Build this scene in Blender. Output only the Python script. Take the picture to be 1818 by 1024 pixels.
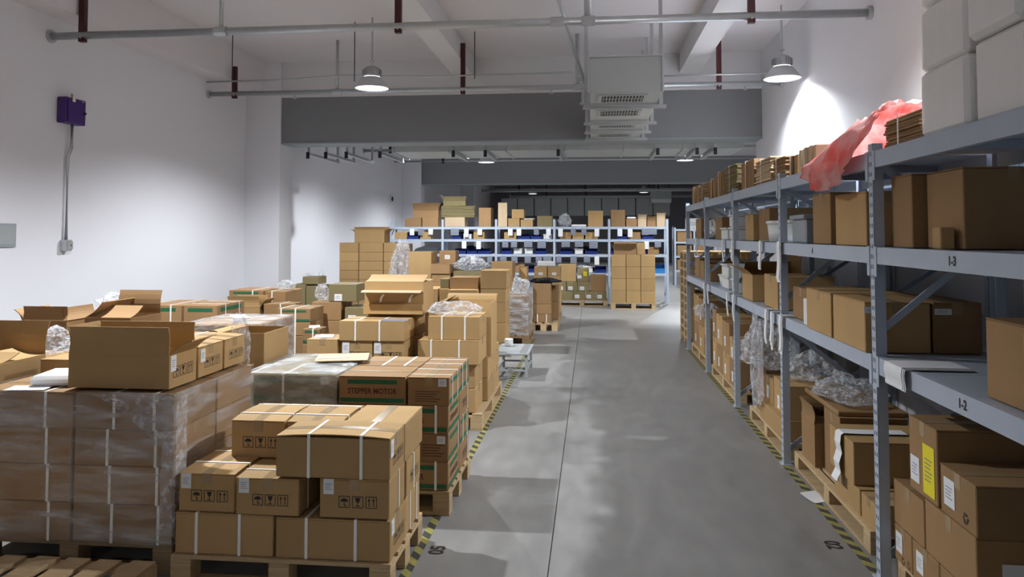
import bpy, bmesh, math, random
from mathutils import Vector, Matrix, noise, Euler
random.seed(7)
D = bpy.data; S = bpy.context.scene; COL = S.collection
R = math.radians
for o in list(D.objects): D.objects.remove(o)

# ---------------------------------------------------------------- camera, world, exposure
FPX = 1348.0; PITCH = R(2.5)
YAW = math.atan(141 / FPX * math.cos(PITCH))
cd = D.cameras.new('camera'); cam = D.objects.new('camera', cd); COL.objects.link(cam)
cam.location = (0, 0, 1.65); cam.rotation_euler = (R(90) + PITCH, 0, YAW)
cd.sensor_fit = 'HORIZONTAL'; cd.sensor_width = 36; cd.lens = 36 * FPX / 1818
cd.shift_y = ((415 - FPX * math.tan(PITCH)) - 512) / 1818
cd.clip_start = 0.05; cd.clip_end = 200
S.camera = cam
w = D.worlds.new('world'); S.world = w; w.use_nodes = True
w.node_tree.nodes['Background'].inputs[0].default_value = (0.75, 0.8, 0.9, 1)
w.node_tree.nodes['Background'].inputs[1].default_value = 0.01
S.view_settings.view_transform = 'Standard'; S.view_settings.look = 'None'
S.view_settings.gamma = 1; S.view_settings.use_curve_mapping = False
S.view_settings.exposure = 0.0
LAMP_W = 810; LAMP_COL = (0.90, 0.945, 1.0)

# ---------------------------------------------------------------- materials
MATS = {}
def nodes(name):
    m = D.materials.new(name); m.use_nodes = True
    n = m.node_tree.nodes; l = m.node_tree.links
    return m, n, l, n['Principled BSDF']
def noise_node(n, l, scale, detail=4, vec='Object', stretch=None):
    tc = n.new('ShaderNodeTexCoord'); t = n.new('ShaderNodeTexNoise')
    t.inputs['Scale'].default_value = scale; t.inputs['Detail'].default_value = detail
    if stretch:
        mp = n.new('ShaderNodeMapping'); mp.inputs['Scale'].default_value = stretch
        l.new(tc.outputs[vec], mp.inputs[0]); l.new(mp.outputs[0], t.inputs['Vector'])
    else: l.new(tc.outputs[vec], t.inputs['Vector'])
    return t
def mat(name, col, rough=.6, metal=0, var=.08, scale=6, bump=0, bscale=60, stretch=None, objvar=0, spec=.4, vec='Object', trans=0):
    if name in MATS: return MATS[name]
    m, n, l, p = nodes(name)
    t = noise_node(n, l, scale, 5, vec, stretch)
    r = n.new('ShaderNodeMapRange'); r.inputs[3].default_value = 1 - var; r.inputs[4].default_value = 1 + var
    l.new(t.outputs['Fac'], r.inputs[0])
    h = n.new('ShaderNodeHueSaturation'); h.inputs['Color'].default_value = (*col, 1)
    if objvar:
        oi = n.new('ShaderNodeObjectInfo'); r2 = n.new('ShaderNodeMapRange')
        r2.inputs[3].default_value = 1 - objvar; r2.inputs[4].default_value = 1 + objvar
        l.new(oi.outputs['Random'], r2.inputs[0])
        mu = n.new('ShaderNodeMath'); mu.operation = 'MULTIPLY'
        l.new(r.outputs[0], mu.inputs[0]); l.new(r2.outputs[0], mu.inputs[1]); l.new(mu.outputs[0], h.inputs['Value'])
    else: l.new(r.outputs[0], h.inputs['Value'])
    l.new(h.outputs[0], p.inputs['Base Color'])
    p.inputs['Roughness'].default_value = rough; p.inputs['Metallic'].default_value = metal
    p.inputs['Specular IOR Level'].default_value = spec
    if trans: p.inputs['Transmission Weight'].default_value = trans
    if bump:
        t2 = noise_node(n, l, bscale, 4, vec, stretch); b = n.new('ShaderNodeBump')
        b.inputs['Strength'].default_value = bump; b.inputs['Distance'].default_value = .01
        l.new(t2.outputs['Fac'], b.inputs['Height']); l.new(b.outputs[0], p.inputs['Normal'])
    MATS[name] = m; return m
def film_mat(name, col, base, streak, scale, stretch, bump=.6, rough=.18):
    m = D.materials.new(name); m.use_nodes = True; n = m.node_tree.nodes; l = m.node_tree.links
    p = n['Principled BSDF']; out = n['Material Output']
    p.inputs['Base Color'].default_value = (*col, 1); p.inputs['Roughness'].default_value = rough
    p.inputs['Specular IOR Level'].default_value = .8
    tr = n.new('ShaderNodeBsdfTransparent'); mx = n.new('ShaderNodeMixShader')
    t = noise_node(n, l, scale, 6, 'Object', stretch)
    r = n.new('ShaderNodeMapRange'); r.inputs[1].default_value = .42; r.inputs[2].default_value = .72
    r.inputs[3].default_value = base; r.inputs[4].default_value = base + streak
    l.new(t.outputs['Fac'], r.inputs[0]); l.new(r.outputs[0], mx.inputs[0])
    l.new(tr.outputs[0], mx.inputs[1]); l.new(p.outputs[0], mx.inputs[2]); l.new(mx.outputs[0], out.inputs[0])
    b = n.new('ShaderNodeBump'); b.inputs['Strength'].default_value = bump; b.inputs['Distance'].default_value = .03
    l.new(t.outputs['Fac'], b.inputs['Height']); l.new(b.outputs[0], p.inputs['Normal'])
    MATS[name] = m; return m
card = mat('cardboard_tan', (.43, .275, .12), .72, var=.10, scale=5, bump=.12, bscale=90, stretch=(1, 1, .25), objvar=.10, spec=.25)
card_b = mat('cardboard_brown', (.31, .185, .085), .72, var=.12, scale=5, bump=.12, bscale=90, stretch=(1, 1, .25), objvar=.12, spec=.25)
card_o = mat('cardboard_olive', (.23, .185, .09), .72, var=.12, scale=5, bump=.1, bscale=90, objvar=.1, spec=.25)
card_in = mat('cardboard_inside', (.36, .23, .12), .8, var=.08, scale=4, objvar=.06, spec=.2)
card_lt = mat('cardboard_pale', (.56, .42, .27), .72, var=.08, scale=5, objvar=.1, spec=.2)
tape_m = mat('packing_tape', (.36, .25, .13), .22, var=.06, scale=20, spec=.5)
strap_m = mat('strap_white', (.90, .90, .86), .4, var=.04, scale=30)
paper_m = mat('paper_white', (.78, .79, .80), .7, var=.05, scale=30)
paper_g = mat('paper_grey', (.20, .22, .27), .7, var=.08, scale=20)
print_m = mat('print_black', (.03, .025, .02), .6, var=.1, scale=40)
print_r = mat('print_brown_red', (.10, .025, .015), .6, var=.1, scale=40)
print_g = mat('print_green', (.015, .13, .06), .6, var=.12, scale=30)
yellow_m = mat('label_yellow', (.85, .72, .02), .5, var=.05, scale=20)
wood_m = mat('pallet_wood', (.50, .36, .20), .75, var=.28, scale=7, bump=.3, bscale=40, stretch=(1, 6, 6), objvar=.14, spec=.2)
wood_d = mat('pallet_wood_dark', (.30, .20, .11), .8, var=.25, scale=7, bump=.3, bscale=40, stretch=(1, 6, 6), objvar=.14, spec=.2)
steel_m = mat('rack_steel', (.43, .49, .58), .42, var=.06, scale=8, bump=.05, spec=.5)
shelf_m = mat('shelf_steel', (.40, .45, .52), .38, var=.06, scale=4, spec=.5)
galv = mat('galvanised', (.50, .52, .53), .38, metal=.7, var=.14, scale=9, bump=.08)
duct_m = mat('duct_sheet', (.55, .58, .57), .4, metal=.45, var=.12, scale=5, bump=.06)
duct_w = mat('duct_unit_white', (.42, .45, .45), .5, var=.05, scale=5)
red_m = mat('hanger_red', (.05, .008, .009), .5, var=.15, scale=10)
dark_m = mat('dark_plastic', (.02, .02, .025), .5, var=.2, scale=8)
purple_m = mat('panel_purple', (.05, .014, .14), .4, var=.06, scale=10)
blue_m = mat('bin_blue', (.012, .03, .17), .4, var=.1, scale=8, objvar=.15)
blue_l = mat('bin_light_blue', (.03, .20, .50), .4, var=.1, scale=8)
foam_m = mat('foam_white', (.86, .845, .83), .9, var=.04, scale=8, bump=.25, bscale=30, stretch=(1, 1, .3))
tub_m = mat('tub_white', (.72, .72, .70), .45, var=.04, scale=8)
greybin_m = mat('bin_grey', (.30, .33, .35), .5, var=.05, scale=8)
wall_m = mat('wall_paint', (.76, .755, .785), .75, var=.025, scale=.8, bump=.04, bscale=30, vec='Object')
ceil_m = mat('ceiling_paint', (.74, .705, .715), .8, var=.03, scale=.7)
beamw_m = mat('beam_white_paint', (.72, .71, .71), .75, var=.03, scale=1)
beam_m = mat('beam_grey_paint', (.22, .222, .232), .55, var=.05, scale=1.2)
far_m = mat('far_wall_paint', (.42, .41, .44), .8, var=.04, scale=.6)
lampgrey = mat('lamp_housing', (.42, .43, .44), .35, metal=.6, var=.06, scale=10)
shade_m = mat('lamp_shade_alu', (.60, .62, .63), .32, metal=.5, var=.05, scale=10)
table_m = mat('table_grey', (.33, .35, .35), .45, var=.06, scale=8)
wrap_m = film_mat('stretch_film', (.86, .87, .88), .06, .42, 3.2, (1.0, 1.0, 5.0), .9, .16)
wrap2_m = film_mat('stretch_film_dense', (.80, .83, .86), .22, .5, 6.0, (1.0, 1.0, 3.0), .9, .14)
bag_m = film_mat('bubble_film', (.86, .88, .92), .12, .50, 24.0, (1, 1, 1), 1.0, .12)
print_l = mat('print_grey', (.22, .22, .23), .6, var=.1, scale=40)
pink_m = mat('pink_bag', (.95, .36, .33), .3, var=.14, scale=8, bump=.5, bscale=14)
_p = pink_m.node_tree.nodes['Principled BSDF']; _p.inputs['Subsurface Weight'].default_value = .3; _p.inputs['Subsurface Radius'].default_value = (.1, .04, .03)
def emis(name, col, s):
    m, n, l, p = nodes(name); p.inputs['Base Color'].default_value = (*col, 1)
    p.inputs['Emission Color'].default_value = (*col, 1); p.inputs['Emission Strength'].default_value = s
    t = noise_node(n, l, 3); MATS[name] = m; return m
lens_m = emis('lamp_lens', (.95, .98, 1.0), 6.0)
_f = foam_m.node_tree.nodes['Principled BSDF']; _f.inputs['Subsurface Weight'].default_value = .7; _f.inputs['Subsurface Radius'].default_value = (1, 1, 1); _f.inputs['Subsurface Scale'].default_value = .03
def _pinkramp():  # pale highlights and a darker red centre tone painted into the bag by noise
    n = pink_m.node_tree.nodes; l = pink_m.node_tree.links
    t = noise_node(n, l, 7, 3); cr = n.new('ShaderNodeValToRGB'); e = cr.color_ramp.elements
    e[0].position = .35; e[0].color = (.88, .16, .13, 1); e[1].position = .62; e[1].color = (.95, .58, .55, 1)
    l.new(t.outputs['Fac'], cr.inputs[0]); l.new(cr.outputs[0], _p.inputs['Base Color'])
_pinkramp()
# concrete floor
def concrete():
    m, n, l, p = nodes('concrete_floor')
    a = noise_node(n, l, .7, 8, 'Object', (1, 1, 1)); b = noise_node(n, l, 9, 8, 'Object', (1, .35, 1)); c = noise_node(n, l, 160, 3)
    m1 = n.new('ShaderNodeMix'); m1.data_type = 'FLOAT'; m1.inputs[0].default_value = .5
    l.new(a.outputs['Fac'], m1.inputs[2]); l.new(b.outputs['Fac'], m1.inputs[3])
    cr = n.new('ShaderNodeValToRGB'); e = cr.color_ramp.elements
    e[0].position = .33; e[0].color = (.185, .18, .172, 1); e[1].position = .68; e[1].color = (.275, .27, .258, 1)
    l.new(m1.outputs[0], cr.inputs[0]); l.new(cr.outputs[0], p.inputs['Base Color'])
    r = n.new('ShaderNodeMapRange'); r.inputs[3].default_value = .34; r.inputs[4].default_value = .58
    l.new(b.outputs['Fac'], r.inputs[0]); l.new(r.outputs[0], p.inputs['Roughness'])
    bp = n.new('ShaderNodeBump'); bp.inputs['Strength'].default_value = .12; bp.inputs['Distance'].default_value = .004
    l.new(c.outputs['Fac'], bp.inputs['Height']); l.new(bp.outputs[0], p.inputs['Normal'])
    return m
floor_m = concrete()
def hazard():
    m, n, l, p = nodes('hazard_tape')
    tc = n.new('ShaderNodeTexCoord'); sp = n.new('ShaderNodeSeparateXYZ'); l.new(tc.outputs['Object'], sp.inputs[0])
    ad = n.new('ShaderNodeMath'); ad.operation = 'ADD'; l.new(sp.outputs[0], ad.inputs[0]); l.new(sp.outputs[1], ad.inputs[1])
    mu = n.new('ShaderNodeMath'); mu.operation = 'MULTIPLY'; mu.inputs[1].default_value = 7.5; l.new(ad.outputs[0], mu.inputs[0])
    fr = n.new('ShaderNodeMath'); fr.operation = 'FRACT'; l.new(mu.outputs[0], fr.inputs[0])
    gt = n.new('ShaderNodeMath'); gt.operation = 'GREATER_THAN'; gt.inputs[1].default_value = .5; l.new(fr.outputs[0], gt.inputs[0])
    wn = noise_node(n, l, 20, 4); mx = n.new('ShaderNodeMix'); mx.data_type = 'RGBA'
    l.new(gt.outputs[0], mx.inputs[0]); mx.inputs[6].default_value = (.30, .27, .07, 1); mx.inputs[7].default_value = (.05, .05, .045, 1)
    hs = n.new('ShaderNodeHueSaturation'); r = n.new('ShaderNodeMapRange'); r.inputs[3].default_value = .6; r.inputs[4].default_value = 1.4
    l.new(wn.outputs['Fac'], r.inputs[0]); l.new(r.outputs[0], hs.inputs['Value']); l.new(mx.outputs[2], hs.inputs['Color'])
    l.new(hs.outputs[0], p.inputs['Base Color']); p.inputs['Roughness'].default_value = .55
    return m
hazard_m = hazard()

# ---------------------------------------------------------------- helpers
class MB:
    def __init__(s): s.v = []; s.f = []
    def add(s, v, f):
        k = len(s.v); s.v += [tuple(a) for a in v]; s.f += [tuple(i + k for i in q) for q in f]
    def box(s, x0, x1, y0, y1, z0, z1, M=None):
        v = [Vector(c) for c in ((x0,y0,z0),(x1,y0,z0),(x1,y1,z0),(x0,y1,z0),(x0,y0,z1),(x1,y0,z1),(x1,y1,z1),(x0,y1,z1))]
        if M: v = [M @ c for c in v]
        s.add(v, [(0,3,2,1),(4,5,6,7),(0,1,5,4),(1,2,6,5),(2,3,7,6),(3,0,4,7)]); return s
    def bar(s, a, b, wx, wz, up=(0,0,1)):
        a = Vector(a); b = Vector(b); d = (b - a); L = d.length; d.normalize()
        u = Vector(up); x = d.cross(u)
        if x.length < 1e-4: x = d.cross(Vector((1,0,0)))
        x.normalize(); z = x.cross(d)
        M = Matrix((( x.x, d.x, z.x, a.x), (x.y, d.y, z.y, a.y), (x.z, d.z, z.z, a.z), (0,0,0,1)))
        return s.box(-wx/2, wx/2, 0, L, -wz/2, wz/2, M)
    def tube(s, pts, r, n=10, cap=True):
        pts = [Vector(p) for p in pts]; rings = []
        for i, p in enumerate(pts):
            d = (pts[min(i+1, len(pts)-1)] - pts[max(i-1, 0)]).normalized()
            x = d.cross(Vector((0,0,1)))
            if x.length < 1e-3: x = d.cross(Vector((1,0,0)))
            x.normalize(); y = d.cross(x)
            rings.append([p + r * (math.cos(2*math.pi*k/n) * x + math.sin(2*math.pi*k/n) * y) for k in range(n)])
        v = [q for rg in rings for q in rg]; f = []
        for i in range(len(pts) - 1):
            for k in range(n): f.append((i*n+k, i*n+(k+1)%n, (i+1)*n+(k+1)%n, (i+1)*n+k))
        if cap: f.append(tuple(range(n-1, -1, -1))); f.append(tuple((len(pts)-1)*n + k for k in range(n)))
        s.add(v, f); return s
    def lathe(s, prof, n=28, c=(0,0,0)):
        v = []; f = []; m = len(prof)
        for r_, z in prof:
            for k in range(n): v.append((c[0] + r_*math.cos(2*math.pi*k/n), c[1] + r_*math.sin(2*math.pi*k/n), c[2] + z))
        for i in range(m - 1):
            for k in range(n): f.append((i*n+k, i*n+(k+1)%n, (i+1)*n+(k+1)%n, (i+1)*n+k))
        s.add(v, f); return s
    def mesh(s, name, m, smooth=False):
        me = D.meshes.new(name); me.from_pydata(s.v, [], s.f); me.materials.append(m); me.update()
        if smooth: me.polygons.foreach_set('use_smooth', [True] * len(me.polygons))
        return me
    def build(s, name, m, parent=None, smooth=False): return obj(name, s.mesh(name, m, smooth), parent)
def obj(name, me, parent=None, loc=(0,0,0), rot=(0,0,0), scale=None):
    o = D.objects.new(name, me); COL.objects.link(o); o.parent = parent; o.location = loc; o.rotation_euler = rot
    if scale: o.scale = scale
    return o
LABELS = {}
def tag(o, label, cat, group=None):
    o['label'] = label; o['category'] = cat
    if group: o['group'] = group
    LABELS.setdefault(label, []).append(o.name); return o
def thing(name, label, cat, loc=(0,0,0), rz=0, group=None):
    o = obj(name, None, None, loc, (0,0,rz)); o.empty_display_size = .1
    return tag(o, label, cat, group)
def struct(o): o['kind'] = 'structure'; return o
BB = {}
def bevbox(dx, dy, dz, m, b=.004):
    k = (round(dx,3), round(dy,3), round(dz,3), m.name, b)
    if k not in BB:
        bm = bmesh.new(); bmesh.ops.create_cube(bm, size=1)
        for v in bm.verts: v.co = Vector((v.co.x*dx, v.co.y*dy, (v.co.z+.5)*dz))
        if b: bmesh.ops.bevel(bm, geom=list(bm.edges), offset=b, segments=1, affect='EDGES')
        me = D.meshes.new('panel'); bm.to_mesh(me); bm.free(); me.materials.append(m); BB[k] = me
    return BB[k]
TX = {}
def text_mesh(txt, m, bold=.028):
    k = (txt, m.name)
    if k not in TX:
        cu = D.curves.new('lettering', 'FONT'); cu.body = txt; cu.align_x = 'CENTER'; cu.align_y = 'CENTER'; cu.offset = bold; cu.resolution_u = 3
        o = D.objects.new('lettering', cu); COL.objects.link(o); bpy.context.view_layer.update()
        me = D.meshes.new_from_object(o.evaluated_get(bpy.context.evaluated_depsgraph_get()))
        D.objects.remove(o); me.materials.clear(); me.materials.append(m); TX[k] = me
    return TX[k]
ORD = ['first','second','third','fourth','fifth','sixth','seventh','eighth','ninth','tenth','eleventh','twelfth','thirteenth','fourteenth','fifteenth','sixteenth','seventeenth','eighteenth','nineteenth','twentieth']

# handling marks: umbrella, glass, arrows in frames (unit: 1 high, 3.5 wide)
def _marks():
    b = MB()
    def q(x0,x1,y0,y1): b.add([(x0,y0,0),(x1,y0,0),(x1,y1,0),(x0,y1,0)], [(0,1,2,3)])
    for cx in (-1.2, 0, 1.2):
        t = .06
        q(cx-.5,cx+.5,-.5,-.5+t); q(cx-.5,cx+.5,.5-t,.5); q(cx-.5,cx-.5+t,-.5,.5); q(cx+.5-t,cx+.5,-.5,.5)
    n = 8; cx = -1.2
    b.add([(cx,.02,0)] + [(cx+.34*math.cos(math.pi*k/n), .02+.30*math.sin(math.pi*k/n), 0) for k in range(n+1)], [(0,k+1,k+2) for k in range(n)])
    q(cx-.03,cx+.03,-.33,.05); q(cx-.03,cx+.16,-.36,-.30); q(cx+.1,cx+.16,-.36,-.22)
    b.add([(-.24,.36,0),(.24,.36,0),(.12,-.02,0),(-.12,-.02,0)], [(0,3,2,1)]); q(-.035,.035,-.3,0); q(-.2,.2,-.36,-.29)
    for cx in (1.0, 1.4):
        q(cx-.035,cx+.035,-.36,.2); b.add([(cx-.13,.12,0),(cx+.13,.12,0),(cx,.38,0)], [(0,1,2)])
    return b.mesh('handling_marks', print_m)
MARKS = _marks()
def _recycle():
    b = MB()
    for k in range(3):
        a = math.radians(90 + 120*k); d = Vector((math.cos(a), math.sin(a), 0)); t = Vector((-d.y, d.x, 0)); c = d * .32
        b.add([c - t*.3 - d*.09, c + t*.12 - d*.09, c + t*.12 + d*.09, c - t*.3 + d*.09], [(0,1,2,3)])
        b.add([c + t*.12 - d*.2, c + t*.4, c + t*.12 + d*.2], [(0,1,2)])
    return b.mesh('recycle_mark', print_m)
RECY = _recycle()
# face frames on a box of size (dx,dy,dz), origin at base centre; u to the right as seen from outside
def face(fc, dx, dy, dz, u, v, off=.0015):
    if fc == 'f': return (-dx/2 + u*dx, -dy/2 - off, v*dz), (R(90), 0, 0)
    if fc == 'r': return (dx/2 + off, -dy/2 + u*dy, v*dz), (R(90), 0, R(90))
    if fc == 'l': return (-dx/2 - off, dy/2 - u*dy, v*dz), (R(90), 0, R(-90))
    if fc == 'b': return (dx/2 - u*dx, dy/2 + off, v*dz), (R(90), 0, R(180))
    return (-dx/2 + u*dx, -dy/2 + v*dy, dz + off), (0, 0, 0)
_lab = {}
def label_mesh(w_, h_, m):
    k = (round(w_,3), round(h_,3), m.name)
    if k not in _lab: _lab[k] = MB().box(-w_/2, w_/2, -h_/2, h_, 0, .0008).mesh('label', m) if False else MB().box(-w_/2, w_/2, -h_/2, h_/2, 0, .0008).mesh('label', m)
    return _lab[k]
_lin = {}
def lines_mesh(w_, h_, n, m):
    k = (round(w_,3), round(h_,3), n, m.name)
    if k not in _lin:
        b = MB()
        for i in range(n):
            y = h_/2 - (i+.5)*h_/n; L = w_ * (.95 if i % 3 == 0 else .6 + .3*((i*37) % 10)/10); t = h_/n*.14
            b.add([(-w_/2, y-t, 0), (-w_/2+L, y-t, 0), (-w_/2+L, y+t, 0), (-w_/2, y+t, 0)], [(0,1,2,3)])
        _lin[k] = b.mesh('printed_lines', m)
    return _lin[k]
def add_label(t, fc, dims, u, v, w_, h_, m=None, lines=4, off=.0015):
    p, r = face(fc, *dims, u, v, off); o = obj('label', label_mesh(w_, h_, m or paper_m), t, p, r)
    if lines: obj('print', lines_mesh(w_*.7, h_*.5, lines, print_l), o, (0, 0, .0012))
    return o
def add_marks(t, fc, dims, u, v, h_):
    p, r = face(fc, *dims, u, v, .0012); return obj('handling_marks', MARKS, t, p, r, (h_, h_, h_))
def add_text(t, fc, dims, u, v, txt, h_, m, wmax=None):
    p, r = face(fc, *dims, u, v, .0012); me = text_mesh(txt, m); k = h_ / .72
    wd = max(c.co.x for c in me.vertices) - min(c.co.x for c in me.vertices)
    kx = k if not wmax else min(k, wmax / wd)
    return obj('lettering', me, t, p, r, (kx, k, 1))

def strap(t, ax, pos, dx, dy, dz, bulge=0, w_=.014, th=.0016, lift=0):
    b = MB(); e = .001; dz += lift
    if ax == 'x':    # loop in the YZ plane at x = pos
        x0, x1 = pos - w_/2, pos + w_/2; h = dy/2
        b.box(x0, x1, -h-th-e, -h-e, 0, dz+th); b.box(x0, x1, h+e, h+th+e, 0, dz+th); n = 6 if bulge else 1
        for i in range(n):
            a0, a1 = -h + 2*h*i/n, -h + 2*h*(i+1)/n
            z0, z1 = dz + e + bulge*math.sin(math.pi*i/n), dz + e + bulge*math.sin(math.pi*(i+1)/n)
            b.add([(x0,a0,z0+th),(x1,a0,z0+th),(x1,a1,z1+th),(x0,a1,z1+th),(x0,a0,z0),(x1,a0,z0),(x1,a1,z1),(x0,a1,z1)], [(0,1,2,3),(4,7,6,5),(0,4,5,1),(1,5,6,2),(2,6,7,3),(3,7,4,0)])
    else:
        y0, y1 = pos - w_/2, pos + w_/2; h = dx/2
        b.box(-h-th-e, -h-e, y0, y1, 0, dz+th); b.box(h+e, h+th+e, y0, y1, 0, dz+th); n = 6 if bulge else 1
        for i in range(n):
            a0, a1 = -h + 2*h*i/n, -h + 2*h*(i+1)/n
            z0, z1 = dz + e + bulge*math.sin(math.pi*i/n), dz + e + bulge*math.sin(math.pi*(i+1)/n)
            b.add([(a0,y0,z0+th),(a1,y0,z1+th),(a1,y1,z1+th),(a0,y1,z0+th),(a0,y0,z0),(a1,y0,z1),(a1,y1,z1),(a0,y1,z0)], [(0,1,2,3),(4,7,6,5),(0,4,5,1),(1,5,6,2),(2,6,7,3),(3,7,4,0)])
    return b.build('strap', strap_m, t)
def flap_top(t, dx, dy, dz, seam, m, bulge):
    """two closed top flaps, seam along 'x' or 'y', each with a slight bow"""
    g = .002; th = .005
    for s in (-1, 1):
        b = MB(); n = 6; k = 4; v = []; f = []
        for i in range(n+1):
            for j in range(k+1):
                a = -.5 + i/n; c = j/k
                if seam == 'y': x = s*(g + c*(dx/2 - g)); y = a*dy
                else: x = a*dx; y = s*(g + c*(dy/2 - g))
                bl = bulge * math.cos(math.pi*x/dx) ** .8 if seam == 'x' else bulge * math.cos(math.pi*y/dy) ** .8 if abs(y) < dy/2 - 1e-6 else 0
                v.append((x, y, dz - th + (bl if bl == bl and not isinstance(bl, complex) else 0)))
        nv = len(v); v += [(a, c, z + th) for a, c, z in v]
        for i in range(n):
            for j in range(k):
                q = (i*(k+1)+j, i*(k+1)+j+1, (i+1)*(k+1)+j+1, (i+1)*(k+1)+j)
                f.append(tuple(z + nv for z in q)); f.append(q[::-1])
        rim = [j for j in range(k+1)] + [i*(k+1)+k for i in range(1, n+1)] + [n*(k+1)+j for j in range(k-1, -1, -1)] + [i*(k+1) for i in range(n-1, 0, -1)]
        for a, c in zip(rim, rim[1:] + rim[:1]): f.append((a, c, c+nv, a+nv))
        b.add(v, f); me = b.mesh('flap', m)
        bm = bmesh.new(); bm.from_mesh(me); bmesh.ops.recalc_face_normals(bm, faces=bm.faces); bm.to_mesh(me); bm.free()
        obj('flap', me, t)
def carton(x0, x1, y0, y1, z0, z1, label, group=None, m=None, rz=0, straps=(), seam='x', det=1, marks='', labels=(), text=None, bulge=0, tape=True, name='carton', cat='carton', stripes=None):
    """closed carton; straps: list of (axis, fraction); marks: faces; labels: (face,u,v,w,h)"""
    m = m or card; g = .002
    dx, dy, dz = x1-x0-2*g, y1-y0-2*g, z1-z0
    t = thing(name, label, cat, ((x0+x1)/2, (y0+y1)/2, z0), R(rz), group)
    dims = (dx, dy, dz)
    if det >= 1:
        obj('body', bevbox(dx, dy, dz - .005, m, .004), t); flap_top(t, dx, dy, dz, seam, m, bulge)
    else: obj('body', bevbox(dx, dy, dz, m, .005), t)
    if tape:
        w_ = .048; b = MB(); dn = min(.06, dz*.3); zz = dz + .0012
        if seam == 'y':
            n = 6
            for i in range(n):
                a0, a1 = -dy/2+dy*i/n, -dy/2+dy*(i+1)/n
                f0, f1 = (0 if i == 0 else bulge*max(0,math.cos(math.pi*a0/dy))**.8), (0 if i == n-1 else bulge*max(0,math.cos(math.pi*a1/dy))**.8)
                b.add([(-w_/2,a0,zz+f0),(w_/2,a0,zz+f0),(w_/2,a1,zz+f1),(-w_/2,a1,zz+f1)], [(0,1,2,3)])
            for s in (-1, 1): b.box(-w_/2, w_/2, s*(dy/2+.0006)-.0004, s*(dy/2+.0006)+.0004, dz-dn, dz+.001)
        else:
            n = 6
            for i in range(n):
                a0, a1 = -dx/2+dx*i/n, -dx/2+dx*(i+1)/n
                f0, f1 = (0 if i == 0 else bulge*max(0,math.cos(math.pi*a0/dx))**.8), (0 if i == n-1 else bulge*max(0,math.cos(math.pi*a1/dx))**.8)
                b.add([(a0,-w_/2,zz+f0),(a1,-w_/2,zz+f1),(a1,w_/2,zz+f1),(a0,w_/2,zz+f0)], [(0,1,2,3)])
            for s in (-1, 1): b.box(s*(dx/2+.0006)-.0004, s*(dx/2+.0006)+.0004, -w_/2, w_/2, dz-dn, dz+.001)
        b.build('tape', tape_m, t)
    for ax, fr in straps: strap(t, ax, (fr-.5) * (dx if ax == 'x' else dy), dx, dy, dz, bulge if (ax == 'x') == (seam == 'y') else 0, lift=bulge*max(0, math.cos(math.pi*(fr-.5)))**.8 if (ax == seam) else 0)
    for fc in marks: add_marks(t, fc, dims, .55, .42, min(.055, dz*.3))
    for L in labels: add_label(t, L[0], dims, *L[1:])
    if stripes:      # green stripes and the printed words of the motor cartons
        for fc in stripes:
            wf = dx if fc in 'fb' else dy
            for v_ in (.80, .14):
                p, r = face(fc, *dims, .5, v_, .0011); obj('stripe', label_mesh(wf*.74 if v_ > .5 else wf*.96, dz*.15, print_g), t, p, r)
            if text: add_text(t, fc, dims, .5, .46, text, dz*.2, print_r, wf*.74)
    return t
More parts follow.
